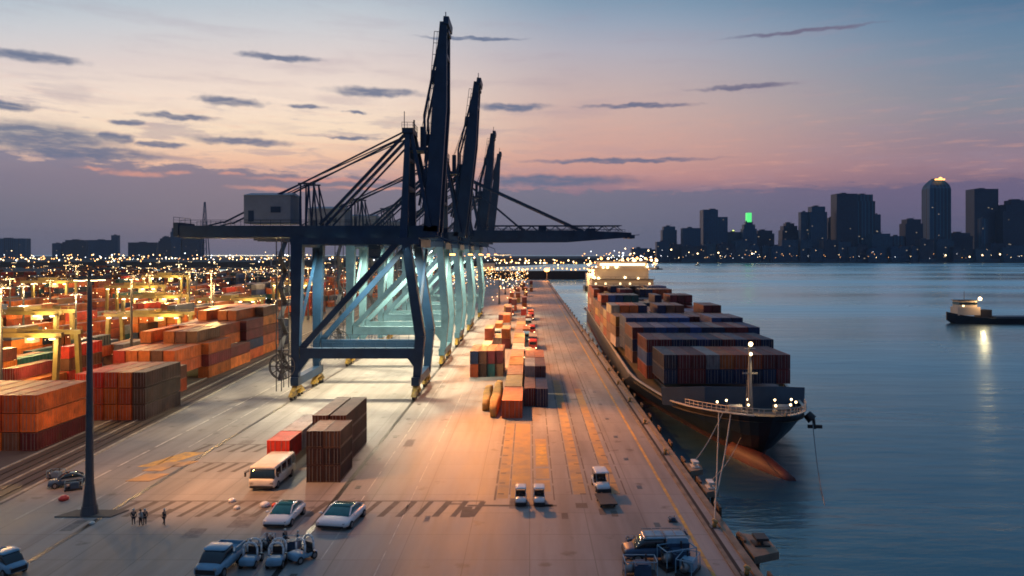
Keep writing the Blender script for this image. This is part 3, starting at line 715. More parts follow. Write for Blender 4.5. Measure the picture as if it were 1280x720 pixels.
for sx in (-1, 1):
    a = axis(123)
    p.add([S(a, 118.5, sheer(118) - .9), S(a + sx * 6, 119.5, 2.4), S(a + sx * 12.2, 124, 2.1), S(a, 118.9, 6.1), S(a + sx * 6, 119.9, 6.0), S(a + sx * 12.4, 124.4, 5.0)], [(0, 1, 4, 3), (1, 2, 5, 4)])
    p.add([S(a, 119.1, sheer(118) - .9), S(a + sx * 6, 120.1, 2.4), S(a + sx * 12.2, 124.6, 2.1), S(a, 119.1, 6.1), S(a + sx * 6, 120.1, 6.0), S(a + sx * 12.4, 124.6, 5.0)], [(3, 4, 1, 0), (4, 5, 2, 1)])
    p.add([S(a, 118.9, 6.1), S(a + sx * 6, 119.9, 6.0), S(a + sx * 12.4, 124.4, 5.0), S(a + sx * 12.4, 124.6, 5.0), S(a + sx * 6, 120.1, 6.0), S(a, 119.1, 6.1)], [(0, 1, 4, 5), (1, 2, 3, 4)])
p.build('breakwater', 'breakwater', ship)
p = MB()                                                # hatch coamings under the containers
for y0, y1, hw in ((127, 344, 11),): p.box(axis(180) - 34.6 - hw, y0 - 105, 5.0, axis(180) - 34.6 + hw, y1 - 105, 5.7)
p.build('hatch_coaming', 'breakwater', ship)
fx, fy = axis(109) - 1.2, 109.5
mst = MB(); mst.cyl(S(fx, fy, 3.4), S(fx, fy, 14.6), .38, .2, 10); mst.box(*[a + b for a, b in zip(S(fx, fy, 9.8), (-1.1, -.12, 0))], *[a + b for a, b in zip(S(fx, fy, 9.8), (1.1, .12, .2))])
mst.box(*[a + b for a, b in zip(S(fx, fy, 13.6), (-.8, -.3, 0))], *[a + b for a, b in zip(S(fx, fy, 13.6), (.8, .3, .12))])
for dx in (-.55, .55): mst.cyl(S(fx + dx, fy + .5, 3.4), S(fx + dx * .25, fy + .1, 12), .08, .06, 6)
fm = mst.build('foremast', 'steel', ship)
l_ = MB(); l_.ball(S(fx, fy - .35, 14.4), .34); l_.ball(S(fx, fy - .45, 12.9), .24); l_.build('masthead_lamp', 'warm_white', fm)
w_ = MB()                                               # foredeck gear
for sx in (-3.6, 3.6):
    w_.cyl(S(axis(108) + sx - 1, 109, 4.75), S(axis(108) + sx + 1, 109, 4.75), .55, .55, 12); w_.box(*[a + b for a, b in zip(S(axis(108) + sx, 109, 4.05), (-1.3, -.8, 0))], *[a + b for a, b in zip(S(axis(108) + sx, 109, 4.05), (1.3, .8, .35))])
    for dy in (-2.4, 2.6): w_.cyl(S(axis(108) + sx * .8, 108 + dy, 3.9), S(axis(108) + sx * .8, 108 + dy, 4.9), .22, .22, 8)
w_.build('windlass', 'steel', ship)
rl = MB()
Lr, Rr = deck_poly(0, .05, 102.1, 117, 16)
pts = [S(a, y, sheer(y) + 1.05) for a, y in Lr[::-1]] + [S(a, y, sheer(y) + 1.05) for a, y in Rr]
pt2 = [(a, b_, c_ - .5) for a, b_, c_ in pts]
rl.tube(pts, .055, 5); rl.tube(pt2, .035, 5)
for q in pts: rl.cyl((q[0], q[1], q[2] - 1.0), q, .05, .05, 5)
rl.build('bow_railing', 'cream', ship)
for i, (dx, yy) in enumerate(((-6.2, 109.5), (-4.2, 112), (0.8, 103.4), (-.5, 113.5), (3.5, 112.5), (5.6, 109), (6.4, 113.5), (-2.8, 104.6), (3.4, 104.8))):
    q = MB(); zz = sheer(yy); q.cyl(S(axis(yy) + dx, yy, zz - .9), S(axis(yy) + dx, yy, zz + 1.2), .05, .05, 6, 0); q.ball(S(axis(yy) + dx, yy, zz + 1.3), .17, 1); q.build('deck_lamp', ['steel', 'warm_white'], ship)
light('SPOT', S(fx + .5, fy - .6, 12.6), 2600, (1, .66, .3), .3, S(axis(107), 107.5, 4), 75, .8, 'deck_light', ship)
light('SPOT', S(axis(114), 115, 9.0), 900, (1, .7, .35), .3, S(axis(108), 108, 4), 110, .8, 'deck_light', ship)
# anchor
an = MB(); ax_, ay_, az_ = S(axis(113) + 8.6, 110.6, 2.6); an.cyl((ax_ - .7, ay_ + .4, az_ + .8), (ax_, ay_, az_), .7, .8, 12); an.beam((ax_ + .1, ay_ - .2, az_ + .3), (ax_ + .2, ay_ - .5, az_ - 1.3), .3, .3); an.beam((ax_ - .9, ay_ - .5, az_ - .9), (ax_ + 1.2, ay_ - .7, az_ - .9), .35, .5)
an.build('anchor', 'black', ship)
ch = MB(); A0 = Vector((ax_, ay_, az_)); A1 = Vector((36.5 - 34.6, 89 - 105, 0))
ch.tube([A0.lerp(A1, i / 14) - Vector((0, 0, 1.6 * math.sin(math.pi * i / 14))) for i in range(15)], .07, 5); ch.build('anchor_chain', 'steel', ship)
# accommodation block near the stern
sx0, sx1, sy0, sy1 = axis(320) - 13.5, axis(320) + 13.5, 317, 330
bl = MB(); bl.box(*S(sx0, sy0, 2.2), *S(sx1, sy1, 17)); bl.box(*S(sx0 + 2, sy0 + 1, 17), *S(sx1 - 2, sy1 - 1, 21.5)); bl.box(*S(sx0 - 1.5, sy0 + .5, 21.5), *S(sx1 + 1.5, sy1 - 3, 22.1)); bl.box(*S(sx0 + 3, sy0 + 1, 22.1), *S(sx1 - 3, sy1 - 3, 24.6)); bl.box(*S(sx0 + 2.4, sy0 + .4, 24.6), *S(sx1 - 2.4, sy1 - 2.6, 25))
hs = bl.build('superstructure', 'cream', ship)
for fl in range(5):
    dk = MB(); zz = 4.6 + fl * 3.1; dk.box(*S(sx0 - .6, sy0 - 1.0, zz), *S(sx1 + .6, sy0 - .02, zz + .18))
    for i in range(14): dk.beam(S(sx0 - .5 + i * 2.14, sy0 - .9, zz + .18), S(sx0 - .5 + i * 2.14, sy0 - .9, zz + 1.2), .07, .07)
    dk.beam(S(sx0 - .5, sy0 - .9, zz + 1.2), S(sx1 + .5, sy0 - .9, zz + 1.2), .08, .08); dk.build('deck_gallery', 'deck', hs)
wn = MB()
for fl in range(5):
    for i in range(12):
        xx = sx0 + 1.2 + i * 2.15; zz = 5.4 + fl * 3.1
        if zz > 17 or random.random() < .3: continue
        wn.box(*S(xx, sy0 - .04, zz), *S(xx + .8, sy0 + .02, zz + .8))
wn.box(*S(sx0 + 3.5, sy0 + .96, 23), *S(sx1 - 3.5, sy0 + 1.02, 24.1)); wn.build('window', 'window_lit', hs)
fn = MB(); fn.cyl(S(axis(325), 327, 22), S(axis(325), 327, 29), .5, .25, 8); fn.box(*S(axis(325) - 2.5, 326.8, 26.4), *S(axis(325) + 2.5, 327.2, 26.7)); fn.box(*S(axis(334) - 3, 333, 3), *S(axis(334) + 3, 339, 22)); fn.build('funnel_and_mast', 'cream', ship)
lm = MB()
for i in range(16): lm.ball(S(sx0 - 1 + i * 1.95, sy0 - .3 + (i % 3) * .6, pick([17.4, 17.8, 22.3, 22.6, 25.4, 12])), random.uniform(.35, .7), 0)
lm.build('deck_floodlight', 'warm_white', ship)
light('POINT', S(sx0 + 5, sy0 - 9, 21), 1300, (1, .50, .12), 1.0, parent=ship); light('POINT', S(sx1 - 5, sy0 - 9, 21), 1300, (1, .50, .12), 1.0, parent=ship)
# containers on deck
shipc = [NAVY] * 4 + [MAROON] * 4 + [BROWN] * 2 + [BLUE] + [RUST] * 2 + [TEALC] + [ORANGE]
run = .1
bays = [(128.5, 2, 9, 1.7), (142.2, 3, 10, .2), (156, 3, 11, 1.2), (169.5, 3, 11, 2.1), (183, 3, 12, 1.2), (196.5, 4, 12, .5), (209.9, 3, 12, .4), (223.2, 3, 12, .4), (236.6, 4, 12, 1.0), (250, 3, 12, .6), (263.4, 3, 12, .6), (276.8, 4, 12, 1.0), (290.1, 4, 12, 1.6), (303.5, 4, 12, .6)]
for bi, (y, tiers, ncol, lift) in enumerate(bays):
    ax0 = axis(y) - ncol * 2.52 / 2
    for c in range(ncol):
        prev = bays[bi - 1][1] if bi else 0
        dt = pick([0, 0, 0, 0, -1]) if bi > 2 and c not in (0, ncol - 1) else 0
        if bi == 0 and c in (3, 4, 5, 6): dt = 0
        for t in range(tiers + dt):
            if t < tiers + dt - 2 and c > 1 and bi > 0: continue
            run = random.random() if (c % 3 == 0 or t == 0) else run
            col = shipc[int(run * len(shipc))]
            if c == 0: col = pick([RUST, OCHRE, BROWN, CREAM])  # quay-side column in warm tones: lamplight on its side put into the colour
            if bi == 0: col = [[NAVY, NAVY, NAVY], [MAROON, MAROON, NAVY], [MAROON, MAROON, MAROON], [NAVY, GREY, CREAM], [NAVY, ORANGE, ORANGE], [NAVY, RUST, ORANGE], [NAVY, RUST, RUST], [NAVY, MAROON, MAROON], [MAROON, MAROON, MAROON]][c][t]
            if bi == 3: col = pick([BLUE, BLUE, NAVY]) if t == tiers - 1 else NAVY
            if bi in (1, 2) and t >= tiers - 2: col = pick([NAVY, MAROON, BLUE, NAVY])
            cbox(ax0 + c * 2.52, y, 3.2 + lift + t * 2.62, 2.4, 12.2, 2.56, col, '%s of %s column from quay, %s deck bay behind bow' % (CT[t], ORD[c].replace('nearest', 'first'), ORD[bi].replace('nearest', 'first')), 'containers on the deck of the ship')
flush_containers()

def rope(a, b_, sag, r, label):
    a, b_ = Vector(a), Vector(b_); p = MB()
    p.tube([a.lerp(b_, i / 12) - Vector((0, 0, sag * math.sin(math.pi * i / 12))) for i in range(13)], r, 6)
    tag(p.build('mooring_rope', 'rope'), label, 'rope', 'mooring ropes from the bow')
bl_ = (axis(107) - 5.9, 107, 4.6)
rope(bl_, plats[0], .5, .07, 'shortest mooring rope, from bow railing down to the far mooring platform')
rope((axis(106) - 5.0, 106, 4.7), (QX + .2, 79.5, .5), 1.0, .09, 'pale steep mooring rope running from bow to the quay edge')
rope((axis(109) - 3, 108, .6), plats[1], .7, .06, 'thin mooring rope crossing in front of the red bulb to a white hook')
rope((axis(108) - 6.3, 108, 4.6), (19.0, 74, .6), 1.2, .08, 'longest mooring rope, from bow to the yellow bollard near the camera')

# ------------------------------------------------------------------ ship to shore cranes
def railing(mb, a, b_, h=1.1, step=2.0, r=.05):
    a, b_ = Vector(a), Vector(b_); n_ = max(1, int((b_ - a).length / step)); up = Vector((0, 0, h))
    mb.beam(a + up, b_ + up, r * 1.6, r * 1.6); mb.beam(a + up * .5, b_ + up * .5, r, r)
    for i in range(n_ + 1): q = a.lerp(b_, i / n_); mb.beam(q, q + up, r * 1.4, r * 1.4)
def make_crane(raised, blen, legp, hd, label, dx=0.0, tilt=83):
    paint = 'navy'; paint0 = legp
    e = empty('quay_crane', (0, 0, 0), 0, label, 'crane', 'ship to shore cranes on the quay')
    for sy in (-1, 1):                                         # legs, front pair and back pair
        y = sy * hd
        p = MB(); p.beam((LX - .2, y, 3.2), (LX + .25, y, 31.2), 1.35, 1.5, 2.3, 1.9); p.build('leg', paint0, e)
        p = MB(); p.beam((SX + .15, y, 3.2), (SX + .8, y, 12), 1.4, 1.5, 1.9, 1.8); p.beam((SX + .8, y, 12), (SX - .7 + dx * .7, y, 31.2), 1.9, 1.8, 1.6, 1.7); p.build('leg', paint0, e)
        p = MB(); p.box(LX + .9, y - .8, 7.7, SX + .7, y + .8, 9.7)
        p.add([(SX + .7, y - .6, 7.7), (SX - 1.6, y - .6, 7.7), (SX + .5, y - .6, 4.8), (SX + .7, y + .6, 7.7), (SX - 1.6, y + .6, 7.7), (SX + .5, y + .6, 4.8)], [(0, 2, 1), (3, 4, 5), (1, 2, 5, 4)])
        p.add([(LX + .4, y - .6, 7.7), (LX + 2.6, y - .6, 7.7), (LX + .5, y - .6, 4.8), (LX + .4, y + .6, 7.7), (LX + 2.6, y + .6, 7.7), (LX + .5, y + .6, 4.8)], [(0, 1, 2), (3, 5, 4), (1, 4, 5, 2)])
        railing(p, (LX + 1, y - .8, 9.7), (SX + .5, y - .8, 9.7)); p.build('portal_beam', paint0, e)
        p = MB(); p.beam((LX + 1.0, y, 9.6), (SX - 1.6 + dx * .7, y, 31), 1.15, 1.15); p.build('diagonal_brace', paint0, e)
        p = MB(); p.box(LX - 1, y - .9, 29.9, SX + .6, y + .9, 31.3); p.build('upper_cross_beam', paint, e)
    for x in (LX, SX):                                         # along the rails
        p = MB(); p.box(x - .75, -hd - 1.5, 2.5, x + .75, hd + 1.5, 4.1); p.build('sill_beam', paint0, e)
        p = MB(); p.box(x - .6 + .6, -hd, 29.4, x + .9, hd, 31.0); p.beam((x + .1, -hd + .6, 12), (x + .1, hd - .6, 29), .5, .5); p.build('side_tie', paint0, e)
        for sy in (-1, 1):                                      # bogies under each corner
            p = MB(); p.add([(x - .45, sy * hd - 2.6, 1.65), (x + .45, sy * hd - 2.6, 1.65), (x + .45, sy * hd + 2.6, 1.65), (x - .45, sy * hd + 2.6, 1.65), (x - .5, sy * hd - .7, 2.55), (x + .5, sy * hd - .7, 2.55), (x + .5, sy * hd + .7, 2.55), (x - .5, sy * hd + .7, 2.55)], [(0,3,2,1),(4,5,6,7),(0,1,5,4),(1,2,6,5),(2,3,7,6),(3,0,4,7)])
            p.build('equaliser_beam', 'bogie_yellow', e)
            for dy in (-2.2, 2.2):
                bg = MB(); bg.add([(x - .5, sy * hd + dy - 1.5, .75), (x + .5, sy * hd + dy - 1.5, .75), (x + .5, sy * hd + dy + 1.5, .75), (x - .5, sy * hd + dy + 1.5, .75), (x - .4, sy * hd + dy - .4, 1.7), (x + .4, sy * hd + dy - .4, 1.7), (x + .4, sy * hd + dy + .4, 1.7), (x - .4, sy * hd + dy + .4, 1.7)], [(0,3,2,1),(4,5,6,7),(0,1,5,4),(1,2,6,5),(2,3,7,6),(3,0,4,7)])
                bo_ = bg.build('bogie', 'bogie_yellow', e)
                for d2 in (-.85, .85):
                    wh = MB(); wh.cyl((x - .28, sy * hd + dy + d2, .43), (x + .28, sy * hd + dy + d2, .43), .38, .38, 12); wh.build('wheel', 'wheel_steel', bo_)
    for y in (-2.9, 2.9):                                       # girders over the land side
        p = MB(); p.box(-70.5, y - .55, 31.35, -18.5, y + .55, 33.8); railing(p, (-70, y + (.55 if y > 0 else -.55), 33.8), (-24, y + (.55 if y > 0 else -.55), 33.8)); p.build('girder', paint, e)
    p = MB()
    for x in (-70.2, -62, -54, -46, -38, -30, -22): p.box(x - .35, -2.35, 31.6, x + .35, 2.35, 33.0)
    p.box(-71.5, -3.6, 31.6, -70.5, 3.6, 34.4); railing(p, (-71.4, -3.6, 34.4), (-71.4, 3.6, 34.4)); p.build('girder_tie', paint, e)
    p = MB(); p.box(-57.4, -3.4, 34.2, -48.0, 3.4, 39.9)
    p.add([(-57.6, -3.6, 39.9), (-47.8, -3.6, 39.9), (-47.8, 3.6, 39.9), (-57.6, 3.6, 39.9), (-57.2, 0, 40.6), (-48.2, 0, 40.6)], [(0, 1, 5, 4), (2, 3, 4, 5), (1, 2, 5), (3, 0, 4), (0, 3, 2, 1)])
    mh = p.build('machinery_house', 'crane_grey', e)
    p = MB(); p.box(-56.5, -3.46, 34.6, -55.4, -3.4, 36.8); p.build('house_door', paint, mh); p = MB(); p.box(-52, -3.46, 36.4, -50, -3.4, 37.6); p.build('vent', paint, mh)
    p = MB()
    for x0, x1 in ((-46.6, -46.4), (-45.4, -44.3), (-43.2, -41.8)):
        for y in (-1.8, 1.8): p.beam((x0, y, 33.8), ((x0 + x1) / 2 if x0 < -44 else -43.9, y, 42.4), .28, .28)
        for y in (-1.8, 1.8): p.beam((x1, y, 33.8), ((x0 + x1) / 2 if x0 < -44 else -43.9, y, 42.4), .24, .24)
    for y in (-1.8, 1.8): p.beam((-47, y, 42.4), (-43.5, y, 42.4), .3, .3)
    p.build('service_hoist', paint, e)
    APX, APZ = -22.6 + dx, 53.0                                      # apex frame
    for y in (-1, 1):
        p = MB(); p.beam((SX - .7 + dx, y * 5.5, 31), (APX, y * 2.4, APZ), 1.5, 1.3, 1.0, .9); p.build('apex_mast', paint, e)
        p = MB(); p.beam((SX + 4.2 + dx, y * 4.0, 33.5), (APX + .6, y * 2.4, APZ), .7, .7); p.build('apex_strut', paint, e)
    p = MB(); p.box(APX - 1.1, -3.2, APZ - .5, APX + 1.1, 3.2, APZ + .5);
    for bx in ((APX - .4, -4.2, 41, APX + .4, 4.2, 41.8), (APX - .35, -3, 47, APX + .35, 3, 47.6)): t_ = MB(); t_.box(*bx); t_.build('cross_tie', paint, e)
    railing(p, (APX - 1.1, -3.2, APZ + .5), (APX + 1.1, -3.2, APZ + .5), 1.1, .8); railing(p, (APX + 1.1, -3.2, APZ + .5), (APX + 1.1, 3.2, APZ + .5), 1.1, 1); p.beam((APX - .8, -2, APZ + .5), (APX - .8, -2, APZ + 4.0), .14, .14); p.beam((APX + .7, 1, APZ + .5), (APX + .7, 1, APZ + 2.8), .3, .3); p.box(APX - .2, -1.9, 51.8, APX + .2, 1.9, 52.6)
    p.build('apex_platform', paint, e)
    p = MB(); p.box(APX + .3, -2.6, 49.0, APX + 4.6, 2.6, 49.7); p.box(APX + 2.2, -.5, 49.65, APX + 3.2, .5, 54.2); p.build('boom_latch', paint, e)
    for y in (-2.2, 2.2):
        p = MB(); p.beam((APX, y, APZ), (-42.5, y, 34), .75, .55); p.beam((APX - .3, y * 1.1, APZ - 1.8), (-41.0, y, 34), .4, .35); p.build('back_stay', paint, e)
        p = MB(); p.beam((APX - .3, y, APZ + .1), (-62, y, 34.4), .34, .3); p.beam((-62, y, 34.6), (-70.5, y, 32.4), .3, .26); p.beam((APX - .4, y * .7, APZ - .8), (-58, y * .7, 37.2), .2, .2); p.build('back_stay', paint, e)
    HX, HZ = -18.2 + dx * .8, 32.6 if raised else 33.6                                        # boom hinge
    ang = R(tilt) if raised else 0
    rot = Matrix.Translation((HX, 0, HZ)) @ Matrix.Rotation(-ang, 4, 'Y')
    bm = empty('boom'); bm.parent = e; bm.matrix_local = rot
    for y in (-2.9, 2.9):
        p = MB(); dp = 3.1 if raised else 3.9; p.beam((0, y, 0), (blen * .6, y, .1), 1.1, dp, 1.1, dp - .2); p.beam((blen * .6, y, .1), (blen, y, .5), 1.1, dp - .2, .8, 1.4)
        railing(p, (1, y, 1.3), (blen - 2, y, 1.0), 1.2, 2.2, .07)
        p.build('boom_girder', paint, bm)
    p = MB()
    for i in range(9):
        x = 1.5 + i * (blen - 3) / 8; p.box(x - .35, -2.35, -.6, x + .35, 2.35, .5)
        if i < 8: p.beam((x, -2.3, -.2), (x + (blen - 3) / 8, 2.3, -.2), .25, .25)
    p.box(blen - .5, -3.6, -.6, blen + 1.0, 3.6, .5); p.beam((blen + .5, 0, .4), (blen + 3, 0, .6), .18, .18); p.box(blen * .72, -1, 1.2, blen * .78, 1, 2.6); p.box(blen * .42, -.9, 1.4, blen * .47, .9, 3.2); p.beam((blen * .3, 0, 1), (blen * .3, 0, 3), .2, .2)
    if not raised:
        for i in range(12):
            x = 2 + i * (blen - 5) / 12; x2 = x + (blen - 5) / 12
            for y in (-2.9, 2.9): p.beam((x, y, 1.8), ((x + x2) / 2, y, 3.4), .2, .2); p.beam(((x + x2) / 2, y, 3.4), (x2, y, 1.8), .2, .2)
            for y in (-2.9, 2.9): p.beam((x, y, 3.4), (x2, y, 3.4), .26, .26)
    p.build('boom_tie', paint, bm)
    if raised:
        for y in (-2.6, 2.6):
            p = MB(); p.beam((blen * .93, y, 1.0), (blen * .55, y, 3.1), .5, .45); p.beam((blen * .55, y, 3.1), (blen * .22, y, 1.6), .5, .45); p.beam((blen * .5, y, 1.2), (blen * .12, y, 2.9), .4, .4); p.build('forestay', paint, bm)
        p = MB()
        for y in (-1, 1): p.cyl((APX + 2.6, y * .8, 54), (HX + math.cos(ang) * blen * .78 - 2.0, y, HZ + math.sin(ang) * blen * .78), .06, .06, 5)
        p.build('hoist_rope', 'cable', e)
    else:
        for y in (-2.4, 2.4):
            p = MB(); p.beam((APX + .5, y, APZ), (HX + blen * .70, y, HZ + 1.6), .95, .75); p.build('forestay', paint, e)
            p = MB(); p.beam((APX + .5, y, APZ - .6), (HX + blen * .33, y, HZ + 1.6), .6, .5); p.build('forestay', paint, e)
    tr = MB(); tx = -36; tr.box(tx - 2.8, -3.0, 30.2, tx + 2.8, 3.0, 31.1); tr.build('trolley', paint, e)
    cb = MB(); cb.box(tx + 3.2, -1.3, 27.2, tx + 5.6, 1.3, 29.8); cb.box(tx + 2.4, -.8, 29.8, tx + 4.8, .8, 31); o_ = cb.build('operator_cab', paint, e)
    cg = MB(); cg.box(tx + 3.3, -1.36, 27.6, tx + 5.5, -1.3, 29.2); cg.box(tx + 5.6, -1.2, 27.6, tx + 5.66, 1.2, 29.2); cg.build('cab_window', 'glass', o_)
    # stairs, lift shaft and cable reel beside the land-side leg
    st = MB()
    for i in range(9):
        z0 = 3.5 + i * 3; d_ = 1 if i % 2 else -1; yb = -hd + .4
        st.beam((LX - 2.9, yb + d_ * 1.6, z0), (LX - 2.9, yb - d_ * 1.6, z0 + 3), .9, .12); st.box(LX - 3.5, yb - d_ * 1.6 - .5, z0 + 2.9, LX - 1.1, yb - d_ * 1.6 + .5, z0 + 3.02)
        railing(st, (LX - 3.4, yb - 1.7, z0 + 3), (LX - 3.4, yb + 1.7, z0 + 3), 1, 1.1)
    for dy in (-2.1, 2.1): st.beam((LX - 3.4, -hd + .4 + dy, 1.5), (LX - 3.4, -hd + .4 + dy, 31), .16, .16); st.beam((LX - 2.4, -hd + .4 + dy, 1.5), (LX - 2.4, -hd + .4 + dy, 31), .16, .16)
    st.build('stair_tower', 'grey_pole', e)
    re = MB(); cx, cz = LX - 2.6, 6.2
    for yy in (-hd - .9, -hd - .3):
        for i in range(20):
            a0, a1 = 2 * math.pi * i / 20, 2 * math.pi * (i + 1) / 20
            for rr in (2.5, 1.2): re.beam((cx + rr * math.cos(a0), yy, cz + rr * math.sin(a0)), (cx + rr * math.cos(a1), yy, cz + rr * math.sin(a1)), .16, .16)
            if i % 2 == 0: re.beam((cx, yy, cz), (cx + 2.5 * math.cos(a0), yy, cz + 2.5 * math.sin(a0)), .12, .12)
    re.cyl((cx, -hd - 1.0, cz), (cx, -hd + .6, cz), .5, .5, 12); re.beam((LX - .4, -hd - .2, 5.4), (cx, -hd - .2, cz), .5, .5); re.build('cable_reel', 'grey_pole', e)
    fl = MB()
    for x in (-44, -38, -31, -25): 
        for y in (-4.3, 4.3): fl.box(x - .35, y - .3, 30.4, x + .35, y + .3, 30.75)
    f0 = fl.build('floodlight', 'warm_white', e)
    p = MB(); p.box(-15.5, -8.3, 27.8, -14.5, -7.5, 28.15); p.build('sodium_floodlight', 'warm', e); p = MB(); p.beam((-15, -7.9, 28.15), (-15.5, -6.5, 30.5), .18, .18); p.beam((-15.5, -6.5, 30.5), (-19, -3.2, 31.8), .25, .25); p.build('light_bracket', paint, e)
    return e
c1 = make_crane(True, 42.3, 'navy', 7.0, 'nearest quay crane, boom raised, frame coloured dark blue as if unlit', -2.0, 86); c1.location = (0, 148, 0)
c2 = make_crane(True, 40.5, 'teal', 7.0, 'second quay crane from the camera, boom raised, legs coloured a floodlit teal'); c2.location = (0, 190, 0)
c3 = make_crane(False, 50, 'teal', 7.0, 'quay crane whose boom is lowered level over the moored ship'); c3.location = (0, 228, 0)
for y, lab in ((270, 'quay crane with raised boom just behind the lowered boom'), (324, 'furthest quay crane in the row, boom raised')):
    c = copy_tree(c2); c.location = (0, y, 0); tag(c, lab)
for i, y in enumerate((148, 190, 228, 270, 324)):
    for x in (-40, -28): light('SPOT', (x, y, 29.2), 62000, PALEC, 1.2, (x, y + 1, 0), 150, .8, 'crane_floodlight')
    light('SPOT', (-34, y + 9, 28.5), 12000, (.9, 1, .95), 1.2, (-34, y + 34, 14), 110, .7, 'crane_floodlight')
for x in (-42, -24): light('SPOT', (x, 140.3, 29.5), 36000, (1, .87, .64), 1.2, (x + 1, 120, 0), 105, 1.0, 'crane_floodlight')
# sodium floods on the water side of the cranes
for y, pw in ((140, 165000), (182, 75000), (220, 95000), (262, 80000), (316, 90000), (400, 110000), (500, 110000), (600, 120000)):
    light('SPOT', (-15 if y < 350 else -17, y, 27.4), pw, SODC, .8, (7, y - (22 if y > 140 else 36), 0), 115 if y > 140 else 84, 1.0, 'sodium_floodlight')
# ------------------------------------------------------------------ light masts
def mast(h, heads, r, mat_='grey_pole', lamp='warm_white'):
    e = empty('light_mast'); p = MB(); p.cyl((0, 0, 0), (0, 0, 1.0), r * 2.6, r * 2.2, 12); p.cyl((0, 0, 1.0), (0, 0, 3.2), r * 2.0, r * 1.35, 12); p.cyl((0, 0, 3.2), (0, 0, h), r * 1.25, r * .6, 12); p.build('pole', mat_, e)
    p = MB(); n_ = 12
    for i in range(n_):
        a0, a1 = 2 * math.pi * i / n_, 2 * math.pi * (i + 1) / n_; p.beam((1.1 * math.cos(a0), 1.1 * math.sin(a0), h - .6), (1.1 * math.cos(a1), 1.1 * math.sin(a1), h - .6), .1, .1)
    for i in range(4): a0 = math.pi / 2 * i; p.beam((0, 0, h - .6), (1.1 * math.cos(a0), 1.1 * math.sin(a0), h - .6), .08, .08)
    p.build('lamp_ring', mat_, e)
    for i in range(heads):
        a0 = 2 * math.pi * i / heads + .4; p = MB(); cx, cy = 1.15 * math.cos(a0), 1.15 * math.sin(a0); p.box(cx - .28, cy - .28, h - .95, cx + .28, cy + .28, h - .7, 0); p.box(cx - .24, cy - .24, h - 1.03, cx + .24, cy + .24, h - .95, 1); p.build('lamp_head', [mat_, lamp], e)
    return e
m0 = mast(26.2, 6, .34); g = G(112, 643); m0.location = g; tag(m0, 'tall dark grey light mast with a flared foot, nearest the camera', 'light mast', 'light masts')
p = MB(); p.slab([(g.x - 3.2, g.y - .9), (g.x + 2.8, g.y - .9), (g.x + 3.6, g.y + 1.2), (g.x - 2.2, g.y + 1.2)], .012, .09); struct(p.build('mast_foundation', 'dark_paint'))
light('SPOT', (g.x + 1.2, g.y + 1, 25.0), 60000, (1, .40, .11), .6, (g.x + 17, g.y + 14, 0), 82, 1.0, 'mast_light')
light('SPOT', (g.x - 1.2, g.y + 1, 25.0), 30000, (1, .42, .12), .6, (g.x - 12, g.y + 26, 3), 95, 1.0, 'mast_light')
proto = mast(24, 4, .28); used = False; cnt = 0
spots = sorted(lane_lights, key=lambda s: s[1] - s[0] * .3)
for (x, y) in [(-94, 128), (-94, 170), (-93, 212), (-92, 262)] + spots:
    if cnt >= 70: break
    o = proto if not used else copy_tree(proto); used = True
    o.location = (x, y, 0); s_ = random.uniform(.72, 1.0); o.scale = (1, 1, s_)
    tag(o, 'slim grey light mast with four lamps among the container rows of the yard', 'light mast', 'light masts in the yard')
    if y < 640 and cnt < 46:
        sod = random.random()
        light('POINT', (x, y, 24 * s_ - 2), (17000 if y < 330 else 12000) , (1, .56, .2) if sod > .25 else (1, .74, .38), .8, name='yard_light')
    cnt += 1
for y, lab in ((404, 'light mast beside the quay lanes just beyond the last crane'), (504, 'light mast beside the quay lanes, second beyond the last crane'), (604, 'furthest light mast beside the quay lanes')):
    o = copy_tree(proto); o.location = (-17, y, 0); o.scale = (1, 1, 1.2); tag(o, lab, 'light mast', 'light masts on the quay')
# bright lamp on a post at the far end of the quay
e = mast(12, 3, .2, 'grey_pole', 'warm'); gg = G(684, 349); e.location = (gg.x - 1, gg.y - 25, 0); e.scale = (1.6, 1.6, 1); tag(e, 'short lamp post glowing orange at the far end of the quay', 'lamp post')
p = MB(); p.ball((0, 0, 11.0), 2.1); p.build('lamp_globe', 'warm', e); light('POINT', (gg.x - 1, gg.y - 32, 12), 30000, SODC, 1, name='post_light')

# ------------------------------------------------------------------ rubber tyred gantries in the yard
def make_rtg():
    e = empty('yard_gantry_crane')
    for sx in (-10, 10):
        for sy in (-4, 4):
            p = MB(); p.beam((sx, sy, 1.4), (sx, sy * .8, 17.5), .9, 1.0); p.build('leg', 'rtg', e)
        p = MB(); p.box(sx - .6, -5.4, 1.0, sx + .6, 5.4, 1.8); p.build('sill_beam', 'rtg', e)
        for sy in (-4.2, 4.2): p = MB(); p.cyl((sx - .35, sy, .75), (sx + .35, sy, .75), .75, .75, 14); p.build('wheel', 'tyre', e)
    for sy in (-3.2, 3.2): p = MB(); p.box(-11, sy - .5, 17.5, 11, sy + .5, 19.0); railing(p, (-11, sy, 19), (11, sy, 19)); p.build('girder', 'rtg', e)
    p = MB(); p.box(-3, -3.4, 19, 1.5, 3.4, 20.6); p.build('trolley', 'rtg', e)
    p = MB(); p.box(1.6, -1, 15.2, 3.4, 1, 17.4); p.build('operator_cab', 'white_dirty', e)
    p = MB()
    for x in (-9.4, -5, 5, 9.4): 
        for y in (-4.1, 4.1): p.box(x - .4, y - .4, 16.9, x + .4, y + .4, 17.3)
    p.build('floodlight', 'warm_white', e)
    return e
rt = make_rtg()
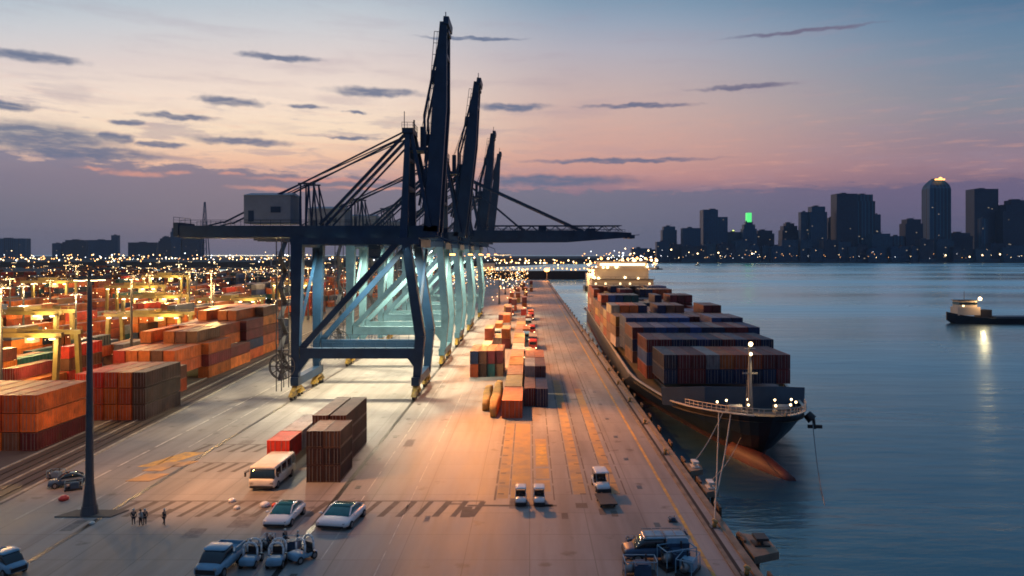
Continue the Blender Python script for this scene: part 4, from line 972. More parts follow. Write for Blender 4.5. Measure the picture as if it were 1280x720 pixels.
for i, (x, y, s_, lab) in enumerate(((-107.5, 152, .62, 'low yellow gantry crane over the nearest inner yard block'), (-108, 205, .6, 'yellow gantry crane behind the orange block, second into the yard'), (-107, 258, .66, 'yellow gantry crane straddling stacks left of the cranes'), (-136, 195, .68, 'yellow gantry crane at the left edge among bright lamps'), (-136, 262, .7, 'yellow gantry crane in the third yard lane, partly hidden'), (-164, 300, .8, 'yellow gantry crane far back in the fourth yard lane'), (-108, 335, .8, 'far yellow gantry crane seen between the crane legs'), (-192, 380, .9, 'small distant yellow gantry crane in the fifth yard lane'), (-220, 330, .85, 'distant yellow gantry crane at far left of the yard'))):
    o = rt if i == 0 else copy_tree(rt); o.location = (x, y, 0); o.scale = (1, 1, s_); tag(o, lab, 'gantry crane', 'yellow gantry cranes in the yard')
    light('POINT', (x + 7, y - 6, 15.5 * s_), 4500, (1, .74, .22), .6, name='gantry_light'); light('POINT', (x - 7, y + 6, 15.5 * s_), 4500, (1, .74, .22), .6, name='gantry_light')

# ------------------------------------------------------------------ vehicles
def srect(hw, z0, z1, y, n=16, ex=4.0, xo=0):
    zc, hh = (z0 + z1) / 2, (z1 - z0) / 2; out = []
    for i in range(n):
        t = 2 * math.pi * (i + .5) / n; c_, s_ = math.cos(t), math.sin(t)
        out.append((xo + hw * math.copysign(abs(c_) ** (2 / ex), c_), y, zc + hh * math.copysign(abs(s_) ** (2 / ex), s_)))
    return out
def wheels(e, xs, ys, r, w, rim='steel'):
    for x in xs:
        for y in ys:
            p = MB(); p.cyl((x - w / 2, y, r), (x + w / 2, y, r), r, r, 18); t = p.build('wheel', 'tyre', e, False)
            p = MB(); p.cyl((x - w / 2 - .02, y, r), (x + w / 2 + .02, y, r), r * .58, r * .58, 12); p.build('rim', rim, t)
def make_car(glass):                                            # front at -y
    e = empty('parked_car')
    st = [(-2.28, .62, .42, .62), (-2.2, .84, .3, .74), (-1.9, .93, .24, .82), (-1.2, .95, .22, .92), (-.5, .95, .22, .98), (.6, .95, .22, 1.0), (1.5, .95, .24, 1.0), (2.0, .92, .28, .98), (2.2, .84, .34, .9), (2.26, .66, .44, .8)]
    p = MB(); p.loft([srect(h, a, c, y, 20, 3.6) for y, h, a, c in st][::-1]); body = p.build('body', 'white_car', e, True)
    gs = [(-1.15, .70, .88, .92), (-.8, .76, .9, 1.10), (-.25, .74, .9, 1.34), (.35, .72, .9, 1.42), (1.0, .72, .9, 1.38), (1.6, .72, .9, 1.18), (2.0, .70, .88, .98)]
    p = MB(); p.loft([srect(h, a, c, y, 20, 3.2) for y, h, a, c in gs][::-1]); p.build('windows', glass, e, True)
    p = MB(); p.loft([srect(h, a, c, y, 16, 4) for y, h, a, c in ((-.12, .50, 1.34, 1.41), (.35, .58, 1.38, 1.46), (1.0, .58, 1.35, 1.42), (1.3, .5, 1.28, 1.34))][::-1]); p.build('roof', glass, e, True)
    for sx in (-1, 1):
        p = MB(); p.beam((sx * .74, -1.0, .95), (sx * .62, -.2, 1.36), .07, .06); p.beam((sx * .62, -.2, 1.38), (sx * .6, 1.05, 1.38), .07, .05); p.beam((sx * .6, 1.05, 1.38), (sx * .74, 1.95, 1.0), .1, .08); p.build('pillar', 'white_car', e)
        p = MB(); p.ball((sx * .68, -2.1, .62), .16, 0, .6); p.build('headlight', 'steel', e, True)
        p = MB(); p.ball((sx * 1.0, -.75, .98), .13, 0, .7); p.build('mirror', 'white_car', e, True)
    p = MB(); p.box(-.7, -2.3, .3, .7, -2.2, .46); p.build('grille', 'black', e)
    wheels(e, (-.86, .86), (-1.42, 1.38), .34, .24)
    return e
car1 = make_car('teal_glass'); g = G(356, 650); car1.location = g; car1.rotation_euler = (0, 0, R(-3)); car1.scale = (1.5, 1.2, 1.2)
tag(car1, 'white car with dark teal windscreen beside the striped line, left of two', 'car', 'white cars parked at the striped line')
car2 = copy_tree(car1); g = G(427, 652); car2.location = g; car2.rotation_euler = (0, 0, R(-9)); car2.scale = (1.9, 1.2, 1.2); tag(car2, 'white car with bright teal glass, right of two, below the dark containers')
# small dark car near the kerb
p_ = make_car('glass')
for o in [p_] + list(p_.children_recursive):
    if o.type == 'MESH' and o.name.split('.')[0] in ('body', 'pillar', 'mirror'):
        o.data = o.data.copy(); o.data.materials[0] = M['darkblue_veh']
g = G(84, 607); p_.location = g; p_.rotation_euler = (0, 0, R(-60)); p_.scale = (.95, .85, 1.1); tag(p_, 'small dark car parked at the kerb left of the light mast', 'car')
# minibus
def minibus():
    e = empty('white_minibus')
    p = MB(); p.loft([srect(h, a, c, y, 20, 7) for y, h, a, c in ((-3.5, 1.2, .45, 1.15), (-3.42, 1.34, .36, 1.3), (-3.2, 1.4, .32, 1.45), (3.4, 1.4, .32, 1.45), (3.5, 1.3, .4, 1.4))][::-1]); p.build('body', 'white_dirty', e, True)
    p = MB(); p.loft([srect(h, a, c, y, 20, 7) for y, h, a, c in ((-3.32, 1.30, 1.3, 1.5), (-3.05, 1.30, 1.3, 2.45), (3.3, 1.30, 1.3, 2.5), (3.4, 1.25, 1.3, 2.4))][::-1]); p.build('windows', 'glass', e, True)
    p = MB(); p.loft([srect(h, a, c, y, 20, 6) for y, h, a, c in ((-3.1, 1.26, 2.36, 2.62), (-2.95, 1.36, 2.32, 2.72), (3.25, 1.36, 2.35, 2.75), (3.42, 1.28, 2.4, 2.68))][::-1]); p.build('roof', 'white_dirty', e, True)
    for sx in (-1, 1):
        for y in (-3.02, -1.2, .6, 2.2, 3.3): p = MB(); p.beam((sx * 1.36, y - (.12 if y < -3 else 0), 1.35), (sx * 1.33, y, 2.45), .08, .12); p.build('pillar', 'white_dirty', e)
        p = MB(); p.box(sx * 1.05 - .2, -3.5, .75, sx * 1.05 + .2, -3.42, .98); p.build('headlight', 'steel', e)
        p = MB(); p.beam((sx * 1.36, -3.0, 2.2), (sx * 1.72, -3.35, 2.0), .05, .05); p.box(sx * 1.72 - .08, -3.45, 1.6, sx * 1.72 + .08, -3.3, 2.1); p.build('mirror', 'black', e)
    p = MB(); p.box(-1.2, -3.56, .36, 1.2, -3.44, .6); p.build('bumper', 'black', e)
    wheels(e, (-1.25, 1.25), (-2.3, 2.2), .45, .3)
    return e
mbz = minibus(); mbz.location = (-31.6, 88.6, 0); mbz.rotation_euler = (0, 0, R(-2)); mbz.scale = (1.14, 1.0, 1.04); tag(mbz, 'white minibus with dark windscreen leading the lorry beside the dark containers', 'minibus')
# lorries: cab, chassis, wheels; the load is another thing
def lorry(cabm, name='container_lorry', tl=15.0):
    e = empty(name)
    p = MB(); p.loft([srect(h, a, c, y, 16, 7) for y, h, a, c in ((0, 1.1, .6, 2.6), (.1, 1.22, .5, 2.95), (1.0, 1.25, .5, 3.2), (2.3, 1.25, .5, 3.3), (2.4, 1.2, .6, 3.2))][::-1]); cab = p.build('cab', cabm, e, True)
    p = MB(); p.box(-1.0, -.03, 1.75, 1.0, .06, 2.6); p.box(-1.262, .6, 1.8, -1.24, 1.6, 2.5); p.box(1.24, .6, 1.8, 1.262, 1.6, 2.5); p.build('cab_window', 'glass', cab)
    p = MB(); p.box(-.45, 1.5, .75, .45, 5.2, 1.0); p.box(-.55, 3.0, 1.0, .55, tl, 1.25); p.box(-1.2, 2.9, 1.15, 1.2, 3.3, 1.35); p.box(-1.2, tl - .4, 1.15, 1.2, tl, 1.35); p.build('chassis', 'black', e)
    wheels(e, (-1.05, 1.05), (1.1, 4.3, tl - 3.6, tl - 2.3), .5, .35)
    for sx in (-1, 1): p = MB(); p.box(sx * .85 - .18, -.05, .75, sx * .85 + .18, .03, .95); p.build('headlight', 'warm_white', e)
    return e
e = empty('container_trailer', (-32.5, 93.0, 0), 0, 'dark trailer behind the white minibus carrying a red and a pale box', 'trailer')
p = MB(); p.box(-.5, 0, .85, .5, 15.4, 1.15); p.box(-1.25, 0, 1.12, 1.25, .4, 1.24); p.box(-1.25, 15, 1.12, 1.25, 15.4, 1.24); p.box(-1.25, 5.2, 1.12, 1.25, 5.7, 1.24); p.build('bed', 'black', e); p = MB(); p.beam((0, 0, .95), (0, -1.0, .8), .14, .14); p.build('tow_bar', 'black', e); wheels(e, (-1.0, 1.0), (1.4, 11.8, 13.2), .5, .32)
def free_container(x, y, z, w, l, h, col, label, rz=0):
    me, dm = container_mesh(w, l, h, True); o = empty('shipping_container', (x, y, z), rz, label, 'shipping container')
    for nm, m_ in (('corrugated_body', me), ('door', dm)): c = bpy.data.objects.new(nm, m_); C.objects.link(c); c.parent = o; c.color = (*col, 1)
    return o
free_container(-32.5, 93.05, 1.25, 2.9, 5.0, 2.7, (.60, .045, .03), 'short bright red container on the trailer right behind the white minibus'); free_container(-32.5, 98.4, 1.25, 2.9, 10.0, 2.7, (.5, .5, .5), 'long pale grey container on the trailer, behind the short red one')
lorries = [(.2, 172, 'red', 'red lorry on the quay lane behind the maroon containers'), (-.6, 190, 'cream', 'cream lorry queueing second behind the maroon containers'), (1.0, 209, 'red', 'red lorry queueing third on the quay lane, loaded'), (-1.0, 230, 'blue_veh', 'blue lorry queueing fourth on the quay lane'), (.8, 252, 'red', 'red lorry queueing fifth on the quay lane'), (-.4, 276, 'white_dirty', 'white lorry in the far queue on the quay lane'), (-11.5, 188, 'darkblue_veh', 'dark blue lorry behind the pack of containers left of the line'), (-10.5, 238, 'cream', 'cream lorry between loose containers left of the line'), (.6, 305, 'red', 'tiny red lorry far down the quay lane'), (-8.5, 328, 'red', 'tiny red lorry far away near the last cranes')]
first = {}
for i, (x, y, cm, lab) in enumerate(lorries):
    if cm not in first: o = lorry(cm, tl=14); first[cm] = o
    else: o = copy_tree(first[cm])
    o.location = (x, y, 0); o.rotation_euler = (0, 0, 0); tag(o, lab, 'lorry', 'lorries queueing on the quay lane')
    if i % 3 != 1:
        o2 = free_container(x, y + 3, 1.36, 2.4, 11, 2.5, pick([ORANGE, CREAM, RUST, MAROON, NAVY]), 'container riding on %s' % lab.replace('lorry', 'lorry,', 1).split(',')[0] + ' %s in the queue' % (ORD[i]))
        o2['group'] = 'containers loaded on queueing lorries'
for i, (x, y) in enumerate(((-.5, 183), (1, 200), (-1.2, 222), (.4, 244), (1, 268), (-.5, 292), (-10, 206), (-12, 254), (-9, 290), (-3, 345), (1, 330), (-10, 380), (-2, 400), (-7, 440), (-2, 470), (-11, 520), (-3, 540), (2, 500), (-8, 600), (-14, 640), (-2, 650))):
    light('POINT', (x, y, 4.5), 420 if i < 8 else 900, (1, .55, .22), .3, name='work_light') if i < 14 else None
# ochre covered cargo
for i, (x0_, x1_, y0_, y1_, h_, lab) in enumerate(((-7.0, -5.4, 123.5, 150, 2.6, 'ochre tarpaulin covered cargo heap, right of two beside the long line'), (-8.7, -7.3, 128.5, 146, 2.1, 'smaller dull ochre covered heap, left of two beside the long line'))):
    p = MB(); rg = []
    for j in range(9):
        t = j / 8; y = y0_ + (y1_ - y0_) * t; k = 1 - .3 * abs(2 * t - 1) ** 5; hw = (x1_ - x0_) / 2 * k * random.uniform(.86, 1.12)
        rg.append(srect(hw, .0, h_ * k * random.uniform(.82, 1.1), y, 16, 5, (x0_ + x1_) / 2 + random.uniform(-.15, .15)))
    p.loft(rg[::-1]); tag(p.build('covered_cargo', 'ochre_tarp', None, True), lab, 'cargo', 'covered cargo heaps')
# small white utility carts on the lanes
def make_cart():
    e = empty('utility_cart')
    p = MB(); p.loft([srect(h, a, c, y, 16, 4) for y, h, a, c in ((-1.35, .4, .3, .6), (-1.25, .58, .25, .78), (-.6, .64, .25, .88), (-.5, .64, .25, .5), (.5, .64, .25, .5), (.6, .64, .25, .95), (1.3, .6, .3, .92))][::-1]); p.build('body', 'white_car', e, True)
    p = MB(); p.box(-.55, .1, .5, .55, .62, .72); p.box(-.55, .55, .72, .55, .68, 1.2); p.build('seat', 'black', e)
    p = MB(); p.loft([srect(h, a, c, y, 12, 3) for y, h, a, c in ((-.75, .5, 1.72, 1.8), (-.6, .62, 1.7, 1.84), (.9, .62, 1.7, 1.84), (1.05, .5, 1.72, 1.8))][::-1]); p.build('canopy', 'white_car', e, True)
    for sx in (-.55, .55): p = MB(); p.beam((sx, -.95, .8), (sx, -.6, 1.72), .05, .05); p.beam((sx, .85, .9), (sx, .85, 1.72), .05, .05); p.build('canopy_post', 'steel', e)
    p = MB(); p.beam((0, -.5, .8), (0, -.2, 1.05), .05, .05); p.cyl((0, -.22, 1.02), (0, -.16, 1.1), .2, .2, 12); p.build('steering_wheel', 'black', e)
    p = MB(); p.box(-.62, -1.5, .12, .62, -1.3, .45); p.build('bumper', 'black', e)
    wheels(e, (-.55, .55), (-.9, .9), .28, .18)
    return e
ct = make_cart(); g = G(651, 628); ct.location = g; tag(ct, 'small white utility cart on the ochre lane, left of a pair', 'utility cart', 'white utility carts on the lanes')
c_ = copy_tree(ct); c_.location = G(674, 628); tag(c_, 'small white utility cart on the ochre lane, right of a pair')
c_ = copy_tree(ct); c_.location = G(751, 610); c_.scale = (1.35, 1.5, 1.2); c_.rotation_euler = (0, 0, R(5)); tag(c_, 'larger white utility cart alone near the water side, pulling a dark flatbed')
e = empty('flatbed_trailer', G(757, 629), R(5), 'low dark flatbed trailer in front of the lone white cart', 'trailer')
p = MB(); p.box(-.95, -2.0, .45, .95, 1.6, .6); p.build('bed', 'black', e); p = MB(); p.beam((0, 1.6, .45), (0, 2.5, .4), .08, .08); p.build('tow_bar', 'black', e); wheels(e, (-.75, .75), (-1.2, .9), .24, .16)

# blue utility truck bottom left, tugs, machines
def small_truck(body, cabin):
    e = empty('utility_truck')
    p = MB(); p.loft([srect(h, a, c, y, 16, 4.5) for y, h, a, c in ((-2.4, .7, .5, .95), (-2.3, .88, .4, 1.1), (-1.6, .96, .36, 1.2), (-.3, .98, .36, 1.25), (2.2, .98, .4, 1.25), (2.3, .9, .45, 1.2))][::-1]); p.build('body', body, e, True)
    p = MB(); p.loft([srect(h, a, c, y, 16, 4) for y, h, a, c in ((-1.7, .8, 1.1, 1.2), (-1.2, .84, 1.1, 1.75), (-.9, .84, 1.1, 1.95), (.3, .84, 1.1, 1.98), (.5, .8, 1.1, 1.9))][::-1]); p.build('windows', 'glass', e, True)
    p = MB(); p.loft([srect(h, a, c, y, 16, 4) for y, h, a, c in ((-1.05, .72, 1.9, 1.98), (-.9, .84, 1.88, 2.06), (.4, .84, 1.9, 2.08), (.55, .74, 1.92, 2.0))][::-1]); p.build('roof', cabin, e, True)
    p = MB(); p.box(-.95, .6, 1.2, -.88, 2.2, 1.6); p.box(.88, .6, 1.2, .95, 2.2, 1.6); p.box(-.95, 2.2, 1.2, .95, 2.27, 1.6); p.box(-.88, .6, 1.2, .88, 2.2, 1.3); p.build('cargo_bed', body, e)
    p = MB(); p.box(-.7, -2.46, .55, .7, -2.36, .9); p.build('grille', 'black', e)
    for sx in (-1, 1): p = MB(); p.ball((sx * .66, -2.32, .92), .15); p.build('headlight', 'steel', e, True)
    wheels(e, (-.86, .86), (-1.5, 1.4), .4, .26)
    return e
t1 = small_truck('blue_veh', 'blue_veh'); t1.location = G(275, 712); t1.rotation_euler = (0, 0, R(-6)); t1.scale = (1.25, 1, 1.1); tag(t1, 'light blue pickup truck at the bottom of the photo, left of the tugs', 'pickup truck')
t2 = copy_tree(t1); t2.location = G(8, 714); t2.rotation_euler = (0, 0, R(60)); t2.scale = (.9, .9, .95); tag(t2, 'blue pickup truck cut off by the bottom left corner of the photo')
def make_tug():
    e = empty('luggage_tug')
    p = MB(); p.loft([srect(h, a, c, y, 16, 4.5) for y, h, a, c in ((-1.2, .55, .35, .8), (-1.1, .66, .3, .9), (-.2, .68, .28, .92), (-.1, .68, .28, .6), (1.1, .68, .3, .62), (1.2, .6, .35, .6))][::-1]); p.build('body', 'blue_veh', e, True)
    for y in (-.2, .75):
        p = MB(); pts = [(-.6, y, .8), (-.6, y, 1.45), (-.45, y, 1.75), (-.2, y, 1.88), (.2, y, 1.88), (.45, y, 1.75), (.6, y, 1.45), (.6, y, .8)]; p.tube(pts, .09, 8); p.build('roll_hoop', 'white_car', e, True)
    p = MB(); p.box(-.5, .25, .6, .5, .8, .8); p.box(-.5, .7, .8, .5, .82, 1.3); p.build('seat', 'black', e)
    wheels(e, (-.6, .6), (-.75, .8), .32, .2); return e
tg = make_tug(); tg.location = G(314, 706); tg.scale = (1.05, 1, 1.1); tag(tg, 'blue tug with white roll hoop, nearest to the pickup truck', 'tug vehicle', 'blue tugs at the bottom of the photo')
for px, py, rz, lab in ((346, 706, 5, 'blue tug with white roll hoop, middle one of three'), (378, 700, -35, 'blue tug with white roll hoop turned aslant, right of three')):
    c_ = copy_tree(tg); c_.location = G(px, py); c_.rotation_euler = (0, 0, R(rz)); tag(c_, lab)
# tank truck and pump at bottom right
t3 = small_truck('darkblue_veh', 'blue_veh'); t3.location = G(820, 698); t3.rotation_euler = (0, 0, R(-88)); t3.scale = (1.15, 1.25, 1.1); tag(t3, 'dark blue truck with a pale blue box, standing crosswise at the bottom right', 'box truck')
p = MB(); p.box(-.86, .62, 1.3, .86, 2.2, 1.95); p.box(-.8, .7, 1.95, .8, 2.1, 2.0); p.build('cargo_box', 'blue_veh', t3)
p = MB()
for x in (-.8, .8): p.beam((x, -1.0, 2.2), (x, 2.1, 2.2), .06, .06); p.beam((x, -.9, 2.0), (x, -.9, 2.2), .05, .05)
for y in (-.9, -.2, .5, 1.3, 2.0): p.beam((-.8, y, 2.2), (.8, y, 2.2), .05, .05)
p.build('roof_rack', 'steel', t3)
def machine(px, py, rz, label, s_=1.0, m1='darkblue_veh'):
    e = empty('pump_unit', G(px, py), R(rz), label, 'machine'); e.scale = (s_, s_, s_)
    p = MB(); p.box(-1.3, -.75, .15, 1.3, .75, .32); p.box(-1.3, -.75, 0, -1.1, .75, .15); p.box(1.1, -.75, 0, 1.3, .75, .15); p.build('skid', 'black', e)
    p = MB(); p.box(-.5, -.6, .32, .8, .6, 1.15); p.box(-.42, -.63, .5, .2, -.6, 1.0); p.box(-.3, -.5, 1.15, .6, .5, 1.24); p.build('engine_cover', m1, e)
    p = MB(); p.cyl((-1.15, 0, .75), (-.5, 0, .75), .34, .34, 16); p.build('pump', 'steel', e, True)
    p = MB(); p.tube([(-1.1, 0, .9), (-1.25, .1, 1.25), (-1.0, .2, 1.45), (-.5, .3, 1.3)], .08, 8); p.build('hose', 'black', e, True)
    p = MB()
    for x in (-1.25, 1.25):
        for y in (-.7, .7): p.beam((x, y, .3), (x, y, 1.5), .06, .06)
        p.beam((x, -.7, 1.5), (x, .7, 1.5), .06, .06)
    for y in (-.7, .7): p.beam((-1.25, y, 1.5), (1.25, y, 1.5), .06, .06)
    p.build('lifting_frame', 'blue_veh', e)
    p = MB(); p.cyl((.5, .2, 1.2), (.5, .2, 1.75), .07, .07, 8); p.build('exhaust', 'black', e); return e
machine(846, 708, 20, 'dark blue pump unit on a skid, between box truck and yellow line', 1.2)
machine(800, 722, 0, 'dark blue pump unit at the bottom edge below the crosswise truck', 1.1)
machine(860, 716, 60, 'dark pump unit partly cut off at the bottom edge by the yellow line', 1.0, 'blue_veh')
for px, py, s_, lab in ((790, 680, .45, 'small dark pump unit standing behind the crosswise truck'), (841, 652, .35, 'smallest dark pump unit alone near the yellow quay line'), (854, 668, .3, 'tiny dark unit right beside the yellow quay line')): machine(px, py, 0, lab, s_)
machine(92, 612, 30, 'dark green machine beside the small dark car at the kerb', .7); machine(70, 598, 0, 'grey generator on the kerb behind the small dark car', .7, 'crane_grey')
machine(318, 690, 0, 'dark machine standing behind the nearest blue tug', .7); machine(366, 688, 0, 'dark machine standing behind the middle blue tug', .8); machine(334, 684, 90, 'dark blue pump behind the tugs, furthest from the camera', .7)
# bags and cones on the striped line
for i, (px, py, col, lab, s_) in enumerate(((290, 627, 'white_car', 'white sack on the striped line, furthest left', .45), (296, 636, 'white_dirty', 'small white sack at the front of the striped line', .4), (331, 633, 'white_car', 'tall white sack on the striped line near the left car', .6), (344, 633, 'red', 'red sack on the striped line beside the white one', .45), (80, 625, 'red', 'red sack on the ground left of the light mast', .6), (115, 655, 'white_dirty', 'white sack at the foot of the light mast', .32))):
    g = G(px, py); p = MB(); rg = [[(g.x + r_ * s_ * math.cos(a) * random.uniform(.9, 1.1), g.y + r_ * s_ * math.sin(a) * random.uniform(.9, 1.1), z * s_ * 1.6) for a in [2 * math.pi * j / 10 for j in range(10)]] for r_, z in ((.8, 0), (.9, .15), (.85, .35), (.55, .5), (.25, .56))]
    p.loft(rg); tag(p.build('sack', col, None, True), lab, 'sack', 'sacks lying on the apron')

# ------------------------------------------------------------------ people
def skinned(name, verts, edges, radii, m_, parent):
    me = bpy.data.meshes.new(name); me.from_pydata(verts, edges, []); o = bpy.data.objects.new(name, me); C.objects.link(o)
    sk = o.modifiers.new('s', 'SKIN'); su = o.modifiers.new('u', 'SUBSURF'); su.levels = 1; su.render_levels = 1
    for i, r_ in enumerate(radii): me.skin_vertices[0].data[i].radius = (r_, r_ * .85)
    me.skin_vertices[0].data[0].use_root = True
    dg = bpy.context.evaluated_depsgraph_get(); dg.update(); ev = o.evaluated_get(dg); nm = bpy.data.meshes.new_from_object(ev)
    bpy.data.objects.remove(o); nm.materials.clear(); nm.materials.append(M[m_]); nm.polygons.foreach_set('use_smooth', [True] * len(nm.polygons))
    r = bpy.data.objects.new(name, nm); C.objects.link(r); r.parent = parent; return r
def person(px, py, rz, cloth, legs, pose, label):
    e = empty('person', G(px, py), R(rz), label, 'person', 'people standing on the quay')
    sp, ar = pose                                               # stride, arm swing / bend
    J = {'pel': (0, 0, .93), 'bel': (0, 0, 1.1), 'che': (0, .0, 1.33), 'nec': (0, -.01, 1.5), 'hea': (0, -.03, 1.62), 'top': (0, -.03, 1.72),
         'sl': (-.18, 0, 1.42), 'el': (-.25, .02 - ar, 1.15), 'wl': (-.22, -.10 - ar * 1.6, .95 + ar * .6), 'hl': (-.21, -.15 - ar * 1.8, .88 + ar * .8),
         'sr': (.18, 0, 1.42), 'er': (.26, .04, 1.14), 'wr': (.26, -.04, .90), 'hr': (.26, -.07, .81),
         'kl': (-.10, -.03 - sp * .5, .5), 'al': (-.11, -sp + .02, .09), 'tl': (-.12, -sp - .15, .04), 'kr': (.10, -.02 + sp * .4, .5), 'ar': (.11, sp + .03, .09), 'tr': (.12, sp - .13, .04), 'ul': (-.1, 0, .86), 'ur': (.1, 0, .86)}
    RR = {'pel': .13, 'bel': .125, 'che': .15, 'nec': .055, 'hea': .095, 'top': .06, 'sl': .065, 'el': .045, 'wl': .03, 'hl': .035, 'sr': .065, 'er': .045, 'wr': .03, 'hr': .035, 'kl': .06, 'al': .04, 'tl': .035, 'kr': .06, 'ar': .04, 'tr': .035, 'ul': .09, 'ur': .09}
    E_ = [('pel', 'bel'), ('bel', 'che'), ('che', 'nec'), ('nec', 'hea'), ('hea', 'top'), ('che', 'sl'), ('sl', 'el'), ('el', 'wl'), ('wl', 'hl'), ('che', 'sr'), ('sr', 'er'), ('er', 'wr'), ('wr', 'hr'), ('pel', 'ul'), ('ul', 'kl'), ('kl', 'al'), ('al', 'tl'), ('pel', 'ur'), ('ur', 'kr'), ('kr', 'ar'), ('ar', 'tr')]
    def sub(names, gr, nm, m_):
        idx = {k: i for i, k in enumerate(names)}
        return skinned(nm, [J[k] for k in names], [(idx[a], idx[b_]) for a, b_ in E_ if a in idx and b_ in idx], [RR[k] * gr for k in names], m_, e)
    sub(list(J), 1.0, 'body', 'skin')
    sub(['che', 'bel', 'pel', 'nec', 'sl', 'el', 'wl', 'sr', 'er', 'wr'][:3] + ['sl', 'el', 'wl', 'sr', 'er', 'wr'], 1.18, 'jacket', cloth)
    sub(['pel', 'ul', 'kl', 'al', 'ur', 'kr', 'ar'], 1.2, 'trousers', legs)
    p = MB(); p.ball((0, -.03, 1.70), .125, 0, .8, 12, 6); p.build('helmet', 'white_dirty' if cloth != 'pale_cloth' else 'black', e, True)
person(167, 657, 10, 'dark_cloth', 'dark_cloth', (.05, 0), 'person in dark clothes standing, leftmost of the group right of the mast')
person(176, 658, -30, 'pale_cloth', 'dark_cloth', (.08, .12), 'person in pale shirt and dark trousers, middle of the group by the mast')
person(181, 657, 40, 'dark_cloth', 'dark_cloth', (.03, .06), 'person in dark jacket close behind the one in pale shirt')
person(205, 657, 80, 'dark_cloth', 'dark_cloth', (.18, .1), 'person in dark clothes standing alone, right of the group')
person(338, 690, 0, 'dark_cloth', 'dark_cloth', (.05, .1), 'person in dark clothes standing between the blue tugs')
person(372, 686, 120, 'blue_cloth', 'dark_cloth', (.15, .1), 'person in light blue top standing behind the right tug')
person(356, 684, 60, 'dark_cloth', 'dark_cloth', (.1, .05), 'person in dark clothes walking behind the tugs')

# ------------------------------------------------------------------ skyline
def tower_mat(name, col, wx, wz, dark):
    m = bpy.data.materials.new(name); n, l = nodes_of(m); b = n['Principled BSDF']; b.inputs['Roughness'].default_value = .55
    tc = n.new('ShaderNodeTexCoord'); sp = n.new('ShaderNodeSeparateXYZ'); l.new(tc.outputs['Object'], sp.inputs[0])
    ad = n.new('ShaderNodeMath'); ad.operation = 'ADD'; l.new(sp.outputs[0], ad.inputs[0]); l.new(sp.outputs[1], ad.inputs[1])
    cb = n.new('ShaderNodeCombineXYZ'); l.new(ad.outputs[0], cb.inputs[0]); l.new(sp.outputs[2], cb.inputs[1])
    br = n.new('ShaderNodeTexBrick'); br.offset = 0; br.inputs['Scale'].default_value = 1; br.inputs['Brick Width'].default_value = wx; br.inputs['Row Height'].default_value = wz; br.inputs['Mortar Size'].default_value = wx * .12
    br.inputs['Color1'].default_value = (*dark, 1); br.inputs['Color2'].default_value = (*[c * 2.2 for c in dark], 1); br.inputs['Mortar'].default_value = (*col, 1); l.new(cb.outputs[0], br.inputs['Vector'])
    l.new(br.outputs['Color'], b.inputs['Base Color'])
    return m
M['tw1'] = tower_mat('blue glass tower', (.004, .085, .17), 9, 4, (.002, .025, .06)); M['tw2'] = tower_mat('grey tower', (.008, .09, .17), 7, 4, (.002, .03, .06)); M['tw3'] = tower_mat('ribbed tower', (.015, .13, .22), 14, 300, (.002, .04, .08)); M['tw4'] = tower_mat('dark tower', (.002, .04, .09), 6, 4, (.001, .018, .045))
def building(px0, px1, py, Y, m_, label, style=0, lamp=None, dep=None):
    a, c = Q(px0, py, Y), Q(px1, py, Y); w = c.x - a.x; h = a.z + 1.2; d = dep or min(60, max(25, w * .7))
    e = empty('tower_block' if h > 70 else 'low_building', ((a.x + c.x) / 2, Y, -1.2), 0, label, 'building', 'city buildings across the water'); hw = w / 2
    p = MB()
    if style == 0: p.box(-hw, 0, 0, hw, d, h)
    elif style == 1: p.box(-hw, 0, 0, hw, d, h * .9); p.box(-hw * .8, 3, h * .9, hw * .8, d - 3, h)
    elif style == 2: p.box(-hw, 0, 0, hw * .2, d, h); p.box(hw * .2, 4, 0, hw, d - 4, h * .86)
    elif style == 3: p.box(-hw, 0, 0, hw, d, h * .82); p.box(-hw * .82, 4, h * .82, hw * .82, d - 4, h * .93); p.box(-hw * .5, 8, h * .93, hw * .5, d - 8, h)
    elif style == 4:
        p.loft([[(-hw*k, d/2-d/2*k, z), (hw*k, d/2-d/2*k, z), (hw*k, d/2+d/2*k, z), (-hw*k, d/2+d/2*k, z)] for k, z in ((1, 0), (1, h * .88), (.9, h * .93), (.7, h * .965), (.45, h))])
    p.build('tower_body', m_, e)
    if h > 40:
        p = MB(); p.box(-hw * .35, d * .3, h, hw * .1, d * .7, h + 5)
        if style in (1, 3): p.beam((hw * .3, d / 2, h), (hw * .3, d / 2, h + 12), .8, .8)
        p.build('roof_plant', 'tw4', e)
        p = MB(); p.box(-hw * 1.15, -8, 0, hw * 1.15, -.2, 12); p.build('podium', 'tw2', e)
        for _ in range(int(min(4, h / 60))):
            p = MB(); wx, wz = random.uniform(-hw * .85, hw * .7), random.uniform(10, h * .8); p.box(wx, -.25, wz, wx + random.uniform(3, 6), -.02, wz + 3); p.build('window', 'window_dim', e)
    if lamp:
        p = MB(); kind, zh = lamp
        if kind == 'green_lamp': p.box(-hw * .33, 8, h - 2, hw * .33, d - 8, h + zh)
        elif kind == 'orange_beacon': p.box(-hw * .42, -1, h - 3, hw * .42, 8, h + 2); p.ball((0, 0, h + 3), 7, 0, .8)
        else: p.ball((0, d / 2, h + zh / 2), zh / 2)
        p.build('rooftop_lamp', kind, e)
    return e
